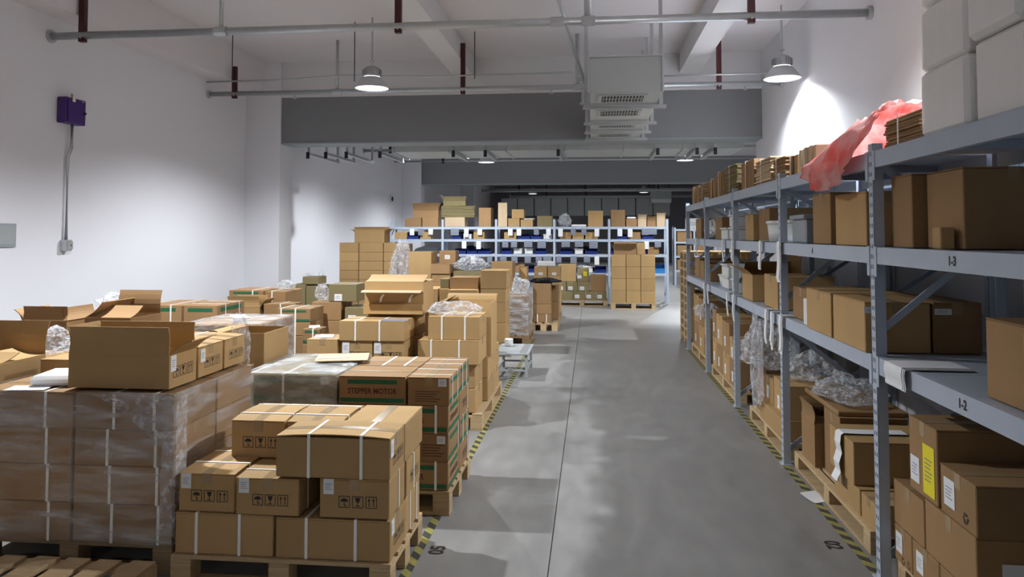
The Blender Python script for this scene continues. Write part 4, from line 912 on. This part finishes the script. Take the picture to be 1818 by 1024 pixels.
pile(-1.66, -1.30, 12.55, 13.0, [.142, .42, .70, .95, 1.19], 'reddish tan carton column right of the silver film', GM, card_b)
pile(-1.24, -1.10, 13.32, 13.0, [0, .36, .72, 1.08], 'slim tan carton column right of the reddish one', GM, card)
pallet(-1.06, -.58, 12.98, 13.9, 'pallet under the brown cartons with black film at the aisle', m=wood_m, nd=4)
for k, (z0, z1) in enumerate(((.142, .28), (.282, .45), (.452, .80))): carton(-1.0, -.69, 13.0, 13.4, z0, z1, 'brown carton at the aisle under the black film, %s row' % rown[k], GM, card_b, det=0, straps=[('x',.25),('x',.75)] if k == 0 else ())
for k, (z0, z1) in enumerate(((.142, .45), (.452, .74))): carton(-.98, -.585, 13.42, 13.88, z0, z1, 'brown carton behind the aisle cartons under black film, %s row' % rown[k], GM, card_b, det=0)
crumple(-.80, 13.25, .802, .5, .4, .06, 'flat sheet of black film on the brown aisle cartons', m=dark_m, seed=71, cat='plastic film', name='black_film')
pallet(-1.10, -.60, 14.6, 15.4, 'hidden pallet under the cartons with the white roll', m=wood_d, nd=4)
for i in range(2): pile(-1.10+.26*i, -.85+.26*i, 14.62, 15.0, [.142, .5, .85, 1.02], 'carton column under the white roll, %s one' % ('left', 'right')[i], GM, card, labels=[('f', .5, .2, .08, .05)])
foam_block(-1.04, -.72, 14.66, 14.9, 1.022, 1.12, 'white foam roll on the cartons behind the black film')
# bubble-wrapped stack at the aisle with loose film on top
pallet(-1.64, -.93, 11.3, 12.2, 'pallet under the bubble-wrapped stack at the aisle', m=wood_d)
for k in range(3): carton(-1.62, -.95, 11.32, 12.15, .142+.19*k, .142+.19*(k+1)-.002, 'carton inside the bubble-wrapped stack at the aisle, %s layer' % rown[k], GM, card_b, det=0)
film(-1.62, -.95, 11.32, 12.15, .145, .712, 'bubble film wound round the stack behind the metal stool', wrap2_m, seed=6, amp=.03, res=.06, name='bubble_film')
crumple(-1.43, 11.6, .735, .32, .5, .12, 'heap of loose bubble film on the wrapped stack, left part', seed=81, cat='plastic film', name='crumpled_film', sub=5)
crumple(-1.08, 11.55, .735, .24, .46, .17, 'taller heap of loose bubble film at the aisle edge of the stack', seed=87, cat='plastic film', name='crumpled_film', sub=5, amp=.4)
# low metal stool and the wire trolley behind it
t = thing('metal_stool', 'low grey metal stool standing at the aisle', 'stool', (-.92, 9.1, 0))
obj('top', bevbox(.40, .78, .022, table_m, .004), t, (0, 0, .26))
for x in (-.17, .17):
    for y in (-.34, .34): obj('leg', bevbox(.03, .03, .26, table_m, .003), t, (x, y, 0))
    obj('stretcher', bevbox(.022, .66, .022, table_m, .002), t, (x, 0, .07))
for y in (-.34, .34): obj('stretcher', bevbox(.32, .022, .022, table_m, .002), t, (0, y, .07))
obj('edge_plate', bevbox(.08, .7, .004, galv, .001), t, (.13, 0, .282))
carton(-1.06, -.96, 9.25, 9.35, .285, .37, 'tiny white box on the low metal stool', None, m=tub_m, det=0, tape=False, name='small_box', cat='box')
t = thing('wire_trolley', 'white wire trolley standing behind the low stool', 'trolley', (-1.34, 8.75, 0))
for x in (-.15, .15):
    for y in (-.2, .2): MB().tube([(x,y,.05),(x,y,.60)], .012, 8).build('post', tub_m, t); MB().tube([(x-.012,y,.03),(x+.012,y,.03)], .03, 12).build('wheel', dark_m, t)
for z in (.14, .34, .58): obj('shelf', bevbox(.34, .44, .018, tub_m, .003), t, (0, 0, z))
for z in (.2, .27, .41, .48):
    MB().tube([(-.15,-.2,z),(.15,-.2,z),(.15,.2,z),(-.15,.2,z),(-.15,-.2,z)], .005, 6).build('wire', tub_m, t)
t = thing('back_board', 'small pale chair-back board rising behind the foil bag', 'chair', (-1.36, 8.2, 0))
MB().box(-.12, .12, -.01, .01, .80, .95).build('backrest', table_m, t)
for x in (-.1, .1): MB().box(x-.012, x+.012, -.012, .012, .0, .82).build('leg', table_m, t)
MB().box(-.14, .14, -.30, .0, .44, .46).build('seat', table_m, t)
for x in (-.1, .1): MB().box(x-.012, x+.012, -.29, -.266, 0, .44).build('leg', table_m, t)
# empty pallet in the foreground
pallet(-3.25, -2.02, 2.55, 3.42, 'empty slatted wooden pallet lying in the left foreground', h=.13, along='y', nd=8, empty=True)
# ---- pallets in front of the long rack
pallet(.42, 1.40, 16.85, 17.5, 'far pallet carrying the neat block of tan cartons', along='x')
for k in range(4):
    for i in range(3):
        x0 = .44+.317*i; carton(x0, x0+.31, 16.88, 17.4, .142+.262*k, .142+.262*(k+1)-.003, 'carton in the neat tan block before the long rack, %s row, %s column' % (rown[k], ('left','middle','right')[i]), 'cartons in the neat far block', card, det=0)
open_carton(.50, .98, 16.9, 17.3, 1.192, 1.32, 'open brown carton with ragged top on the neat far block', {'f': 120, 'l': 130, 'b': 80}, fl=.14, m=card_b)
carton(.96+.03, 1.17, 16.9, 17.3, 1.192, 1.45, 'tan carton on the neat far block right of the ragged one', None, card, det=0)
pallet(-.80, .36, 17.5-.02, 18.1, 'far pallet carrying the labelled cartons before the long rack', along='x')
GF = 'labelled cartons on the far pallet'
for i, (x0, x1) in enumerate(((-.78, -.42), (-.41, -.15), (-.14, .10), (.11, .34))): carton(x0, x1, 17.5, 17.95, .142, .34, 'bottom-row labelled carton on the far pallet, %s from the left' % ORD[i], GF, card_o, det=0, labels=[('f', .3, .4, .1, .08)] if i else ())
for i, (x0, x1) in enumerate(((-.78, -.58), (-.57, -.32), (-.31, -.05))): carton(x0, x1, 17.5, 17.95, .342, .56, 'second-row labelled carton on the far pallet, %s from the left' % ORD[i], GF, card_o, det=0, labels=[('f', .35, .3, .1, .08)])
carton(-.76, -.35, 17.52, 17.9, .562, .95, 'large tan carton on the left of the far labelled cartons', GF, card, det=0)
carton(-.33, -.06, 17.5, 17.9, .562, .86, 'carton with yellow label on the far labelled cartons', GF, card_o, det=0, labels=[('f', .68, .6, .08, .10, yellow_m), ('f', .2, .35, .09, .07)])
carton(-.03, .33, 17.5, 17.95, .342, .71, 'dark square carton at the right of the far labelled cartons', GF, card_b, det=0)
crumple(-.2, 17.7, .862, .3, .25, .05, 'white film on the carton with the yellow label', seed=91, cat='plastic film', name='crumpled_film', sub=3)
# ================================================================ the right-hand rack and its goods
PY = [-1.62, .21, 2.04, 3.87, 5.70, 7.53, 9.36, 11.17]; LV = [1.06, 1.585, 2.05]
rack('storage_rack', 'long blue-grey steel rack along the right side of the aisle', 1.36, 1.96, PY, LV, 2.09, marks={(2, 0): ('1-2', .52), (2, 1): ('1-3', .55), (3, 1): ('A', .55)})
rack('rear_storage_rack', 'second steel rack half hidden behind the right rack, by the wall', 2.06, 2.82, PY, LV, 2.09, perf=False)
# papers hung on the beams
k_ = 0
for y, z, L, w_, l in ((3.56, 1.06, .09, .22, 'thick sheaf of paper slips draped over the nearest lower shelf beam'), (5.60, 1.06, .26, .07, 'long paper slip on the lower beam right of the second post'), (5.86, 1.06, .27, .06, 'left one of two paper slips on the lower beam beside the second post'), (6.05, 1.06, .25, .07, 'wavy paper slip on the lower beam before the second post'),
    (7.40, 1.06, .24, .06, 'paper slip on the lower beam at the third post'), (7.72, 1.06, .22, .06, 'paper slip on the lower beam just past the third post'), (9.0, 1.06, .22, .06, 'paper slip on the lower beam before the fourth post'), (9.28, 1.06, .24, .06, 'paper slip on the lower beam at the fourth post'),
    (5.62, 1.585, .28, .09, 'paper slips bunched on the upper beam at the second post'), (6.22, 1.585, .22, .07, 'single paper slip on the upper beam past the second post'), (7.42, 1.585, .20, .08, 'slanted paper slip on the upper beam at the third post'), (7.95, 1.585, .22, .06, 'paper slip on the upper beam past the third post'), (9.9, 1.585, .22, .06, 'paper slip on the upper beam past the fourth post')):
    k_ += 1; hanging_tag(y, z, l, L, w_, seed=k_, inset=.27 if L < .12 else .08)
# ---- floor level
GR = 'cartons at floor level under the right rack'
pallet(1.43, 1.90, 2.75, 3.835, 'pallet under the nearest right rack bay', h=.12)
lab = ('l', .30, .55, .07, .09)
for i, (y0, y1) in enumerate(((3.635, 3.835), (3.365, 3.63), (3.06, 3.36))):
    t = carton(1.42, 1.90, y0, y1, .122, .29, 'bottom-row carton in the nearest right bay, %s from the post' % ORD[i], GR, card_b, seam='x', det=1, labels=[lab] if i < 2 else ())
    p, r = face('l', .516, y1-y0-.004, .168, .78, .25, .0015); obj('recycle_mark', RECY, t, p, r, (.04, .04, 1))
carton(1.42, 1.90, 3.50, 3.835, .292, .495, 'middle-row plain carton in the nearest right bay, by the post', GR, card_b, seam='x')
carton(1.42, 1.96-.02, 3.05, 3.49, .292, .515, 'big middle-row carton in the nearest right bay with label on its near side', GR, card_b, seam='x', labels=[('f', .30, .25, .13, .15)])
t = carton(1.42, 1.94, 3.36, 3.64, .517, .835, 'upright carton with yellow and white labels in the nearest right bay', GR, card_b, seam='x', labels=[('l', .22, .30, .09, .11)])
add_label(t, 'l', (.516, .276, .318), .72, .40, .11, .21, yellow_m, 6)
t = carton(1.42, 1.94, 3.04, 3.335, .517, .71, 'top carton with white label nearest the camera in the right bay', GR, card_b, seam='x', labels=[('l', .27, .50, .09, .11)])
p, r = face('l', .516, .291, .193, .72, .22, .0015); obj('recycle_mark', RECY, t, p, r, (.045, .045, 1))
pallet(1.42, 1.93, 4.15, 5.62, 'pallet under the second right bay, partly empty', h=.12)
carton(1.44, 1.90, 4.36, 4.80, .122, .262, 'low carton on the second bay pallet below the receipts', GR, card, seam='x', det=1)
carton(1.44, 1.90, 4.02+.1, 4.34, .122, .262, 'low carton behind the nearest post in the second bay', GR, card, seam='x', det=1)
carton(1.43, 1.90, 4.42, 4.84, .264, .50, 'carton draped with a curling white receipt in the second bay', GR, card, seam='x')
t = thing('receipt_roll', 'white curling receipt draped over the second bay carton', 'paper', (1.43, 4.62, .50))
strip_mesh([(.35,0,.012),(.1,0,.010),(.0,0,.012),(-.016,0,0),(-.022,0,-.05),(-.012,0,-.10),(-.03,0,-.16),(-.02,0,-.21),(-.045,0,-.26)], .10).build('sheet', paper_m, t)
strip_mesh([(.30,.02,.006),(.0,.02,.008),(-.010,.02,-.02),(-.010,.02,-.10),(-.014,.02,-.2),(-.02,.02,-.28)], .07).build('lower_sheet', paper_m, t)
open_carton(1.45, 1.88, 5.22, 5.53, .122, .40, 'open carton with raised flap at the end of the second bay', {'l': 95, 'r': 120, 'f': 12, 'b': 100}, fl=.12, m=card_b)
carton(1.50, 1.90, 4.87, 5.19, .122, .528, 'square dark carton between the open one and the receipt carton', GR, card_b, seam='x')
paper(1.47, 5.12, .1225, .12, .14, 'crumpled white paper lying on the second bay pallet', 25, curl=.02) if False else paper(1.38, 4.98, .002, .12, .14, 'crumpled white paper lying on the floor before the second bay', 25, curl=.02)
crumple(1.68, 5.26, .562, .38, .56, .10, 'clear crumpled film lying on cartons in the second bay', seed=101, cat='plastic film', name='crumpled_film', sub=5)
carton(1.52, 1.9, 5.0, 5.6, .462, .56, 'dark flat carton under the clear film in the second bay', GR, card_b, det=0) if False else carton(1.50, 1.92, 4.90, 5.64, .53, .56, 'dark cardboard lid under the clear film in the second bay', GR, card_b, det=0, tape=False)
pallet(1.40, 1.93, 5.80, 7.05, 'pallet under the long tan carton in the third bay', h=.12)
carton(1.40, 1.85, 5.84, 6.62, .122, .27, 'long low tan carton on the third bay pallet', GR, card, seam='y')
carton(1.44, 1.90, 5.86, 6.30, .272, .52, 'tan carton with white label on the long low carton', GR, card, seam='x', labels=[('l', .35, .3, .07, .1)])
carton(1.44, 1.90, 6.32, 6.60, .272, .48, 'second tan carton with label on the long low carton', GR, card, seam='x', labels=[('l', .35, .4, .07, .1)])
carton(1.46, 1.90, 6.66, 7.02, .122, .50, 'dark carton under the drooping bubble film in the third bay', GR, card_b, seam='x')
crumple(1.50, 6.72, .505, .40, .60, .26, 'large bubble film drooping over the third bay cartons', seed=111, cat='plastic film', name='crumpled_film', sub=5, amp=.4)
crumple(1.375, 6.60, .18, .07, .34, .52, 'bubble film tongue hanging down the aisle side of the third bay', seed=113, cat='plastic film', name='crumpled_film', sub=5, amp=.35)
crumple(1.70, 6.10, .522, .36, .5, .14, 'flat bubble film behind the second post at floor level', seed=117, cat='plastic film', name='crumpled_film', sub=4)
pallet(1.40, 1.93, 7.66, 9.2, 'pallet under the fourth bay cartons', h=.12)
for i, (y0, y1, zz) in enumerate(((7.70, 8.08, (.122, .38, .60)), (8.10, 8.50, (.122, .40, .72)), (8.52, 8.90, (.122, .42, .75)), (8.92, 9.18, (.122, .46, .78)))):
    for k in range(2): carton(1.41, 1.90, y0, y1, zz[k], zz[k+1]-.002, 'fourth bay floor carton, %s from the third post, %s' % (ORD[i], ('lower', 'upper')[k]), GR, card if (i+k) % 2 else card_b, seam='x', det=0, labels=[('l', .4, .35, .08, .1)])
pallet(1.40, 1.93, 9.48, 11.0, 'pallet under the fifth bay cartons', h=.12)
for i, (y0, y1, zz) in enumerate(((9.5, 9.95, (.122, .35, .60)), (9.97, 10.4, (.122, .45, .80)), (10.42, 10.9, (.122, .45, .82)))):
    for k in range(2): carton(1.42, 1.90, y0, y1, zz[k], zz[k+1]-.002, 'fifth bay floor carton, %s from the fourth post, %s' % (ORD[i], ('lower', 'upper')[k]), GR, card if (i+k) % 2 else card_b, seam='x', det=0, labels=[('l', .4, .35, .08, .1)])
crumple(1.44, 9.72, .602, .30, .5, .12, 'pale film heap on the fifth bay floor cartons', seed=121, cat='plastic film', name='crumpled_film')
# ---- lower shelf (1.06 m)
GS = 'cartons on the lower shelf of the right rack'; z = 1.062
carton(1.345, 1.80, 4.49, 4.98, z, z+.25, 'tan carton beside the slim white box on the lower shelf', GS, card, seam='x')
carton(1.345, 1.66, 3.95, 4.45, z, z+.25, 'tan carton with small label behind the nearest post, lower shelf', GS, card, seam='y', labels=[('f', .12, .84, .08, .03)])
carton(1.42, 1.86, 5.2, 5.6, z, z+.22, 'dark carton in the shade before the second post on the lower shelf', GS, card_b, seam='x', det=0)
carton(1.67, 1.90, 3.95, 4.5, z, z+.25, 'dark carton right of the one behind the nearest post, lower shelf', GS, card_b, seam='y', labels=[('f', .2, .82, .08, .03)])
carton(1.42, 1.90, 2.62, 2.94, z, z+.285, 'dark carton at the right picture edge on the lower shelf', GS, card_b, seam='y')
carton(1.345, 1.90, 2.14, 2.56, z, z+.27, 'tan carton cut by the right picture edge on the lower shelf', GS, card, seam='y')
carton(1.37, 1.52, 5.03, 5.15, z, z+.17, 'slim white box past the tan cartons on the lower shelf', GS, tub_m, seam='y', det=0, tape=False, name='white_box', cat='box')
carton(1.42, 1.85, 6.05, 6.5, z, z+.26, 'tan carton past the second post on the lower shelf', GS, card, seam='x', det=0)
open_carton(1.40, 1.82, 6.85, 7.3, z, z+.23, 'open tan carton with lifted flap before the third post, lower shelf', {'l': 150, 'b': 40, 'r': 90}, fl=.16)
carton(1.50, 1.88, 6.52, 6.83, z, z+.2, 'dark tan carton beside the open one on the lower shelf', GS, card_b, seam='x', det=0)
for i, (y, n2) in enumerate(((7.85, 2), (8.45, 2), (8.95, 1))):
    for k in range(n2): tub(1.60, y, z+.13*k, .15, .128, 'white lidded tub on the lower shelf past the third post, %s, %s' % (ORD[i], ('bottom','upper')[k]), group='white tubs on the right rack', rect=(.36, .40) if i < 2 else None)
for i, (y0, y1) in enumerate(((9.6, 10.0), (10.1, 10.45), (10.5, 10.95))): carton(1.45, 1.88, y0, y1, z, z+.2+.03*i, 'dark carton on the lower shelf past the fourth post, %s' % ORD[i], GS, card_b, seam='x', det=0)
# ---- upper shelf (1.585 m)
GU = 'cartons on the upper shelf of the right rack'; z = 1.587
carton(1.50, 1.90, 3.25, 3.59, z, z+.335, 'largest dark carton at the right picture edge on the upper shelf', GU, card_b, seam='y')
carton(1.44, 1.90, 3.60, 3.835, z, z+.335, 'large dark carton next to the nearest post on the upper shelf', GU, card_b, seam='y')
carton(1.425, 1.487, 3.29, 3.37, z, z+.09, 'tiny tan carton in front of the large dark carton', GU, card, seam='y', det=0, tape=False)
carton(1.42, 1.66, 4.12, 4.62, z, z+.285, 'tan carton just past the nearest post on the upper shelf', GU, card, seam='y')
carton(1.68, 1.93, 4.05, 4.55, z, z+.28, 'dark carton behind the tan one on the upper shelf', GU, card_b, seam='y')
carton(1.46, 1.90, 4.85, 5.22, z, z+.32, 'dark upright carton in the middle of the upper shelf second bay', GU, card_b, seam='x')
tub(1.62, 5.44, z, .2, .19, 'grey lidded plastic crate on the upper shelf at the second post', m=greybin_m, rect=(.42, .36))
bin_(1.70, 1.93, 5.30, 5.5, z+.195, z+.28, 'small blue tray on top of the grey plastic crate', blue_m)
for i, y in enumerate((5.98, 6.36)): tub(1.56, y, z, .14, .17, '%s white tub past the second post on the upper shelf' % ('nearer', 'farther')[i], group='white tubs on the right rack')
carton(1.48, 1.9, 6.55, 6.95, z, z+.28, 'brown carton behind the white tubs on the upper shelf', GU, card_b, seam='x', det=0)
carton(1.44, 1.9, 7.0, 7.35, z, z+.24, 'tan carton before the third post on the upper shelf', GU, card, seam='x', det=0)
for i, (y, n2) in enumerate(((7.95, 2), (8.45, 1))):
    for k in range(n2): tub(1.60, y, z+.13*k, .15, .128, 'white tub on the upper shelf past the third post, %s, %s' % (ORD[i], ('bottom','upper')[k]), group='white tubs on the right rack', rect=(.36, .40))
carton(1.46, 1.9, 8.75, 9.2, z, z+.25, 'brown carton before the fourth post on the upper shelf', GU, card_b, seam='x', det=0)
crumple(1.62, 9.95, z, .34, .5, .18, 'pinkish white bag on the upper shelf past the fourth post', m=tub_m, seed=131)
carton(1.46, 1.9, 10.4, 10.9, z, z+.27, 'brown carton at the far end of the upper shelf', GU, card_b, seam='x', det=0)
# ---- on top of the rack
z = 2.052
GFm = 'white foam blocks on the right rack'
zf = [z, 2.33, 2.60, 2.88, 3.14]; cn = ('far', 'middle', 'near')
for c, (y0, y1) in enumerate(((2.985, 3.36), (2.61, 2.95), (2.25, 2.595))):
    for k in range(4):
        o_ = (.012*((k*7+c*5) % 3 - 1)); zo = 0 if c == 0 else (0 if k == 0 else .03*c)
        foam_block(1.40+o_, 1.92+o_, y0 + (.03 if k == 3 and c == 0 else 0) + .018*(k-1)*(c == 0), y1 + .02*k*(c == 0), zf[k]+zo, zf[k+1]+(.03*c if c else 0)-.003, 'white foam block on the rack top, %s column, %s row up' % (cn[c], ORD[k]), GFm)
flat_bundle(1.42, 1.90, 3.44, 3.84, z, 10, 'dark bundle of flattened cartons beside the white foam blocks', card_b, .0145)
flat_bundle(2.12, 2.55, 4.0, 4.5, 2.055, 14, 'dark bundle of flattened cartons behind the pink bag', card_b, .016)
# pink bag draped over the beam
def drape(c): return (c.x, c.y, c.z)
bm = bmesh.new(); nu, nv_ = 46, 40; grid = []
for i in range(nu+1):
    row = []
    for j in range(nv_+1):
        a, c_ = i/nu, j/nv_; y = 3.93 + .98*a
        s_ = c_*.68 - .20*(math.sin(math.pi*a)**.7) - .02       # distance inwards from the beam edge, negative hangs down
        hump = (.02 + .17*(1-a)**1.1*math.sin(math.pi*min(1, c_*1.02)))
        q = Vector((a*4.2, c_*3.4, 3.3)); wr = (.5-abs(noise.noise(q*1.3)))*.13 + (.4-abs(noise.noise(q*3.1)))*.07 + noise.noise(q*8)*.018
        if s_ < 0: p = Vector((1.345 - .02 - abs(wr)*.5, y + wr*.2, z + .012 + s_*.8))
        else: p = Vector((1.34 + s_*.82, y + wr*.25, z + .014 + max(0, hump + wr*.9*min(1, s_*8))))
        row.append(bm.verts.new(p))
    grid.append(row)
for i in range(nu):
    for j in range(nv_): bm.faces.new((grid[i][j], grid[i+1][j], grid[i+1][j+1], grid[i][j+1]))
bmesh.ops.solidify(bm, geom=list(bm.faces), thickness=.002)
me = D.meshes.new('pink_bag'); bm.to_mesh(me); bm.free(); me.materials.append(pink_m); me.polygons.foreach_set('use_smooth', [True]*len(me.polygons))
o = obj('plastic_bag', me); tag(o, 'pink plastic bag draped over the top beam of the right rack', 'plastic bag')
BT = [(5.0, 5.38, 'y', .17, card_lt, 'pale bundle of flattened cartons next to the pink bag', 7), (5.42, 5.66, 'y', .15, card_b, 'thin standing bundle of flattened cartons past the pale one', 6),
    (5.76, 6.15, None, 12, card_b, 'low brown pile of flattened cartons before the pale square pile', 12), (6.20, 6.78, None, 15, card_lt, 'pale square pile of flattened cartons in the middle of the rack top', 15),
    (6.82, 7.40, 'y', .26, card_b, 'standing brown bundle of flattened cartons near the third post', 10), (7.62, 8.25, None, 20, card_o, 'olive pile of flattened cartons just past the third post', 20),
    (8.30, 8.85, 'y', .28, card_b, 'tall standing bundle of flattened cartons before the fourth post', 10), (8.9, 9.3, 'y', .24, card_b, 'narrow standing bundle of flattened cartons at the fourth post', 8),
    (9.5, 10.2, None, 16, card_b, 'brown pile of flattened cartons past the fourth post', 16), (10.25, 11.0, 'y', .24, card_b, 'last standing bundle of flattened cartons at the rack end', 12)]
for y0, y1, up, hh, m_, l, n in BT: flat_bundle(1.42, 1.90, y0, y1, z, n, l, m_, .0145, up=(up, hh) if up else None)
for y0, y1, n, l, m_ in ((5.8, 6.7, 20, 'dark pile of flattened cartons on the rear rack top, near', card_b), (6.85, 7.42, 20, 'dark pile of flattened cartons on the rear rack top, middle', card_b)): flat_bundle(2.10, 2.56, y0, y1, 2.055, n, l, m_, .0155)
# stack of pallets at the far end of the rack
for k in range(11): pallet(1.40, 2.35, 11.35, 12.35, 'pallet in the tall pile at the rack end, %s from the floor' % ORD[k], h=.125, along='x', nd=6, z=.1262*k, group='pallets piled at the rack end')

# nearer bays of the same rack, filled with added unseen cartons that block light
for i, y0 in enumerate((-1.5, -.95, -.4, .32, .85, 1.4)):
    for k, zz in enumerate((.0, 1.062, 1.587, 2.052)):
        carton(1.42, 1.92, y0, y0+.5, zz, zz+(.62, .33, .34, .28)[k], 'added light-blocking brown carton in the rack bays beside the camera, %s shelf, %s along' % (('floor', 'lower', 'upper', 'top')[k], ORD[i]), 'added light-blocking cartons beside the camera', card_b, seam='x', det=0)
# ================================================================ the long rack across the back
FX = [-4.90, -3.60, -2.29, -.885, .42, 1.78]; FL = [.72, 1.16, 1.52, 1.82]
rack_x('long_rack', 'long blue-grey steel rack standing across the far end of the floor', 18.2, 18.8, FX, FL, 2.0)
rnd = random.Random(5)
shelfn = {.72: 'lowest', 1.16: 'second', 1.52: 'third', 1.82: 'top'}
GFB = 'blue bins on the long rack'; GFP = 'cards hung on the long rack'; GFC = 'cartons on the long rack'
for z, h, key in ((.72, .15, 'lowest'), (1.16, .13, 'second'), (1.52, .12, 'third')):
    n = 0; x = -4.8
    if key == 'second': x = -3.3
    if key == 'lowest': x = -2.2
    while x < (1.1 if key == 'lowest' else 1.44):
        wd = rnd.choice((.24, .27, .3)); near = min(abs(x+wd/2-q) for q in FX) < wd/2+.04
        if not near:
            r = rnd.random()
            l = '%s shelf of the long rack, %s place from the left' % (key, ORD[min(n, 19)])
            if (key == 'third' and r < .45) or (key != 'third' and r < .72): bin_(x, x+wd, 18.23, 18.58, z+.002, z+h, 'blue bin on the ' + l, blue_m, GFB)
            elif r < .85: carton(x, x+wd, 18.25, 18.58, z+.002, z+h+.05, 'tan carton on the ' + l, GFC, card if rnd.random() < .5 else card_b, det=0)
            else: tub(x+wd/2, 18.42, z+.002, .12, h, 'white tub on the ' + l, group='white tubs on the long rack', rect=(wd*.9, .3))
            n += 1
        x += wd + (.03 if not near else -.12)
bin_(1.45, 1.72, 18.23, 18.58, .722, .92, 'light blue bin at the right end of the lowest shelf of the long rack', blue_l, GFB)
# grey and white cards hanging below the beams
for z, key in ((1.82, 'top'), (1.52, 'third'), (1.16, 'second')):
    n = 0; x = -4.7 if key == 'top' else -3.4
    while x < 1.68 and n < 20:
        x += rnd.uniform(.17, .42); wd = rnd.choice((.12, .15, .2)); wht = rnd.random() < .38
        if x > 1.62: break
        if wht: wd = .11
        if min(abs(x-q) for q in FX) < wd/2+.04: continue
        Hh = rnd.uniform(.14, .2) if wht else rnd.uniform(.13, .17)
        o = strip_mesh([(0,0,.0), (0,-.004,-Hh*.5), (0,-.001,-Hh)], wd, .0015, (1,0,0)).build('hanging_card', paper_m if wht else paper_g)
        o.location = (x, 18.196, z-.045); tag(o, '%s card hanging from the %s beam of the long rack, %s from the left' % ('white' if wht else 'grey', key, ORD[n]), 'card', GFP); n += 1
# dark goods deeper on the shelves
for z, key in ((1.16, 'second'), (1.52, 'third'), (.72, 'lowest')):
    for i in range(5):
        x0 = FX[i]+.1; o = crumple((FX[i]+FX[i+1])/2+rnd.uniform(-.15,.15), 18.67, z+.002, .6, .07, .13, 'dark lumpy goods deep on the %s shelf, %s bay of the long rack' % (key, ORD[i]), m=dark_m if i % 2 else greybin_m, seed=200+i+int(z*10), name='dark_goods', cat='goods', sub=3, group='dark goods on the long rack')
# on top of the long rack
z = 1.822
for i, (x0, x1, h, m_, l) in enumerate(((-4.55, -4.14, .22, card_b, 'brown carton at the left end on top of the long rack'), (-4.12, -3.72, .22, card_b, 'second brown carton from the left on top of the long rack'), (-3.56, -3.06, .23, card_lt, 'pale carton beside the stepped brown cartons on top of the long rack'),
    (-2.72, -2.42, .46, card_b, 'tall carton beside the upright pale board on top of the long rack'), (-2.12, -1.72, .2, card, 'tan carton under a smaller one on top of the long rack'), (-1.70, -1.40, .17, card, 'low tan carton right of the two-tier cartons on the long rack'),
    (-1.30, -.93, .26, card_o, 'olive carton left of the white bag on top of the long rack'), (-.02-.06, .28, .38, card, 'square tan carton with handle hole standing alone on the long rack'), (.82, 1.08, .18, card_b, 'low dark carton on top of the long rack, right bay'), (.46, .80, .40, card_b, 'large brown carton on top of the long rack, right of the square one') )):
    carton(x0, x1, 18.25, 18.7, z, z+h, l, GFC, m_, det=0)
carton(-1.92, -1.62, 18.3, 18.65, z+.202, z+.42, 'small tan carton stacked on another on top of the long rack', GFC, card, det=0)
open_carton(-4.35, -3.72, 18.27, 18.68, z+.222, z+.40, 'dark open carton upper left on the long rack', {'f': 120, 'r': 110, 'b': 80}, fl=.2, m=dark_m if False else card_b)
flat_bundle(-3.66, -2.85, 18.28, 18.66, z+.232, 14, 'pile of brown flattened cartons on the pale carton, long rack top', card_o, .02, rz=6)
open_carton(-3.60, -3.05, 18.28, 18.66, z+.515, z+.63, 'open carton lying on the flattened pile, long rack top', {'l': 120, 'f': 40}, fl=.18, m=card_o)
o = obj('upright_board', bevbox(.22, .03, .58, card_lt, .004), None, (-2.13, 18.215, z)); tag(o, 'pale upright board on top of the long rack', 'cardboard')
crumple(-.64, 18.45, z, .30, .4, .22, 'white bag beside the olive carton on top of the long rack', m=bag_m, seed=301, sub=4)
for i, (x, wd, h) in enumerate(((-1.5, .26, .03), (-.30, .36, .05))): foam_block(x-wd/2, x+wd/2, 18.28, 18.6, z+(.17 if i == 0 else 0), z+(.17 if i == 0 else 0)+h, '%s thin white foam slab on top of the long rack' % ('left', 'right')[i], 'foam slabs on the long rack')
# ragged goods at the right end of the top
for i, (x0, x1, h, m_) in enumerate(((1.10, 1.30, .30, card_lt), (1.32, 1.52, .22, card_b), (1.54, 1.74, .36, card_lt))):
    open_carton(x0, x1, 18.27, 18.66, z, z+h*.6, '%s ragged open carton at the right end of the long rack top' % ('left', 'middle', 'right')[i], {'f': 120, 'l': 80, 'r': 100, 'b': 70}, fl=.12, m=m_)
for i, (x, zz, w_) in enumerate(((.95, 2.004, .22), )): foam_block(x-w_/2, x+w_/2, 18.3, 18.6, zz, zz+.05, 'white foam slab on the low dark carton of the long rack')
# unit beyond the right end of the long rack
rack_x('far_cabinet_rack', 'dark loaded rack seen through the gap right of the long rack', 24.6, 25.3, [2.65, 3.25, 3.9], [.5, .95, 1.4, 1.8], 1.85)
for i in range(2):
    for k, zz in enumerate((.502, .952, 1.402)): carton(2.72+.62*i, 3.18+.62*i, 24.65, 25.2, zz, zz+.33, 'dark carton on the rack beyond the gap, %s shelf, %s bay' % (ORD[k], ('left', 'right')[i]), 'cartons on the rack beyond the gap', card_b, det=0)
for l, ns in LABELS.items():
    if len(ns) > 1: print('DUP LABEL', l, ns[:4])
print('objects', len(D.objects), 'tris', sum(len(m.polygons) for m in D.meshes)*2)
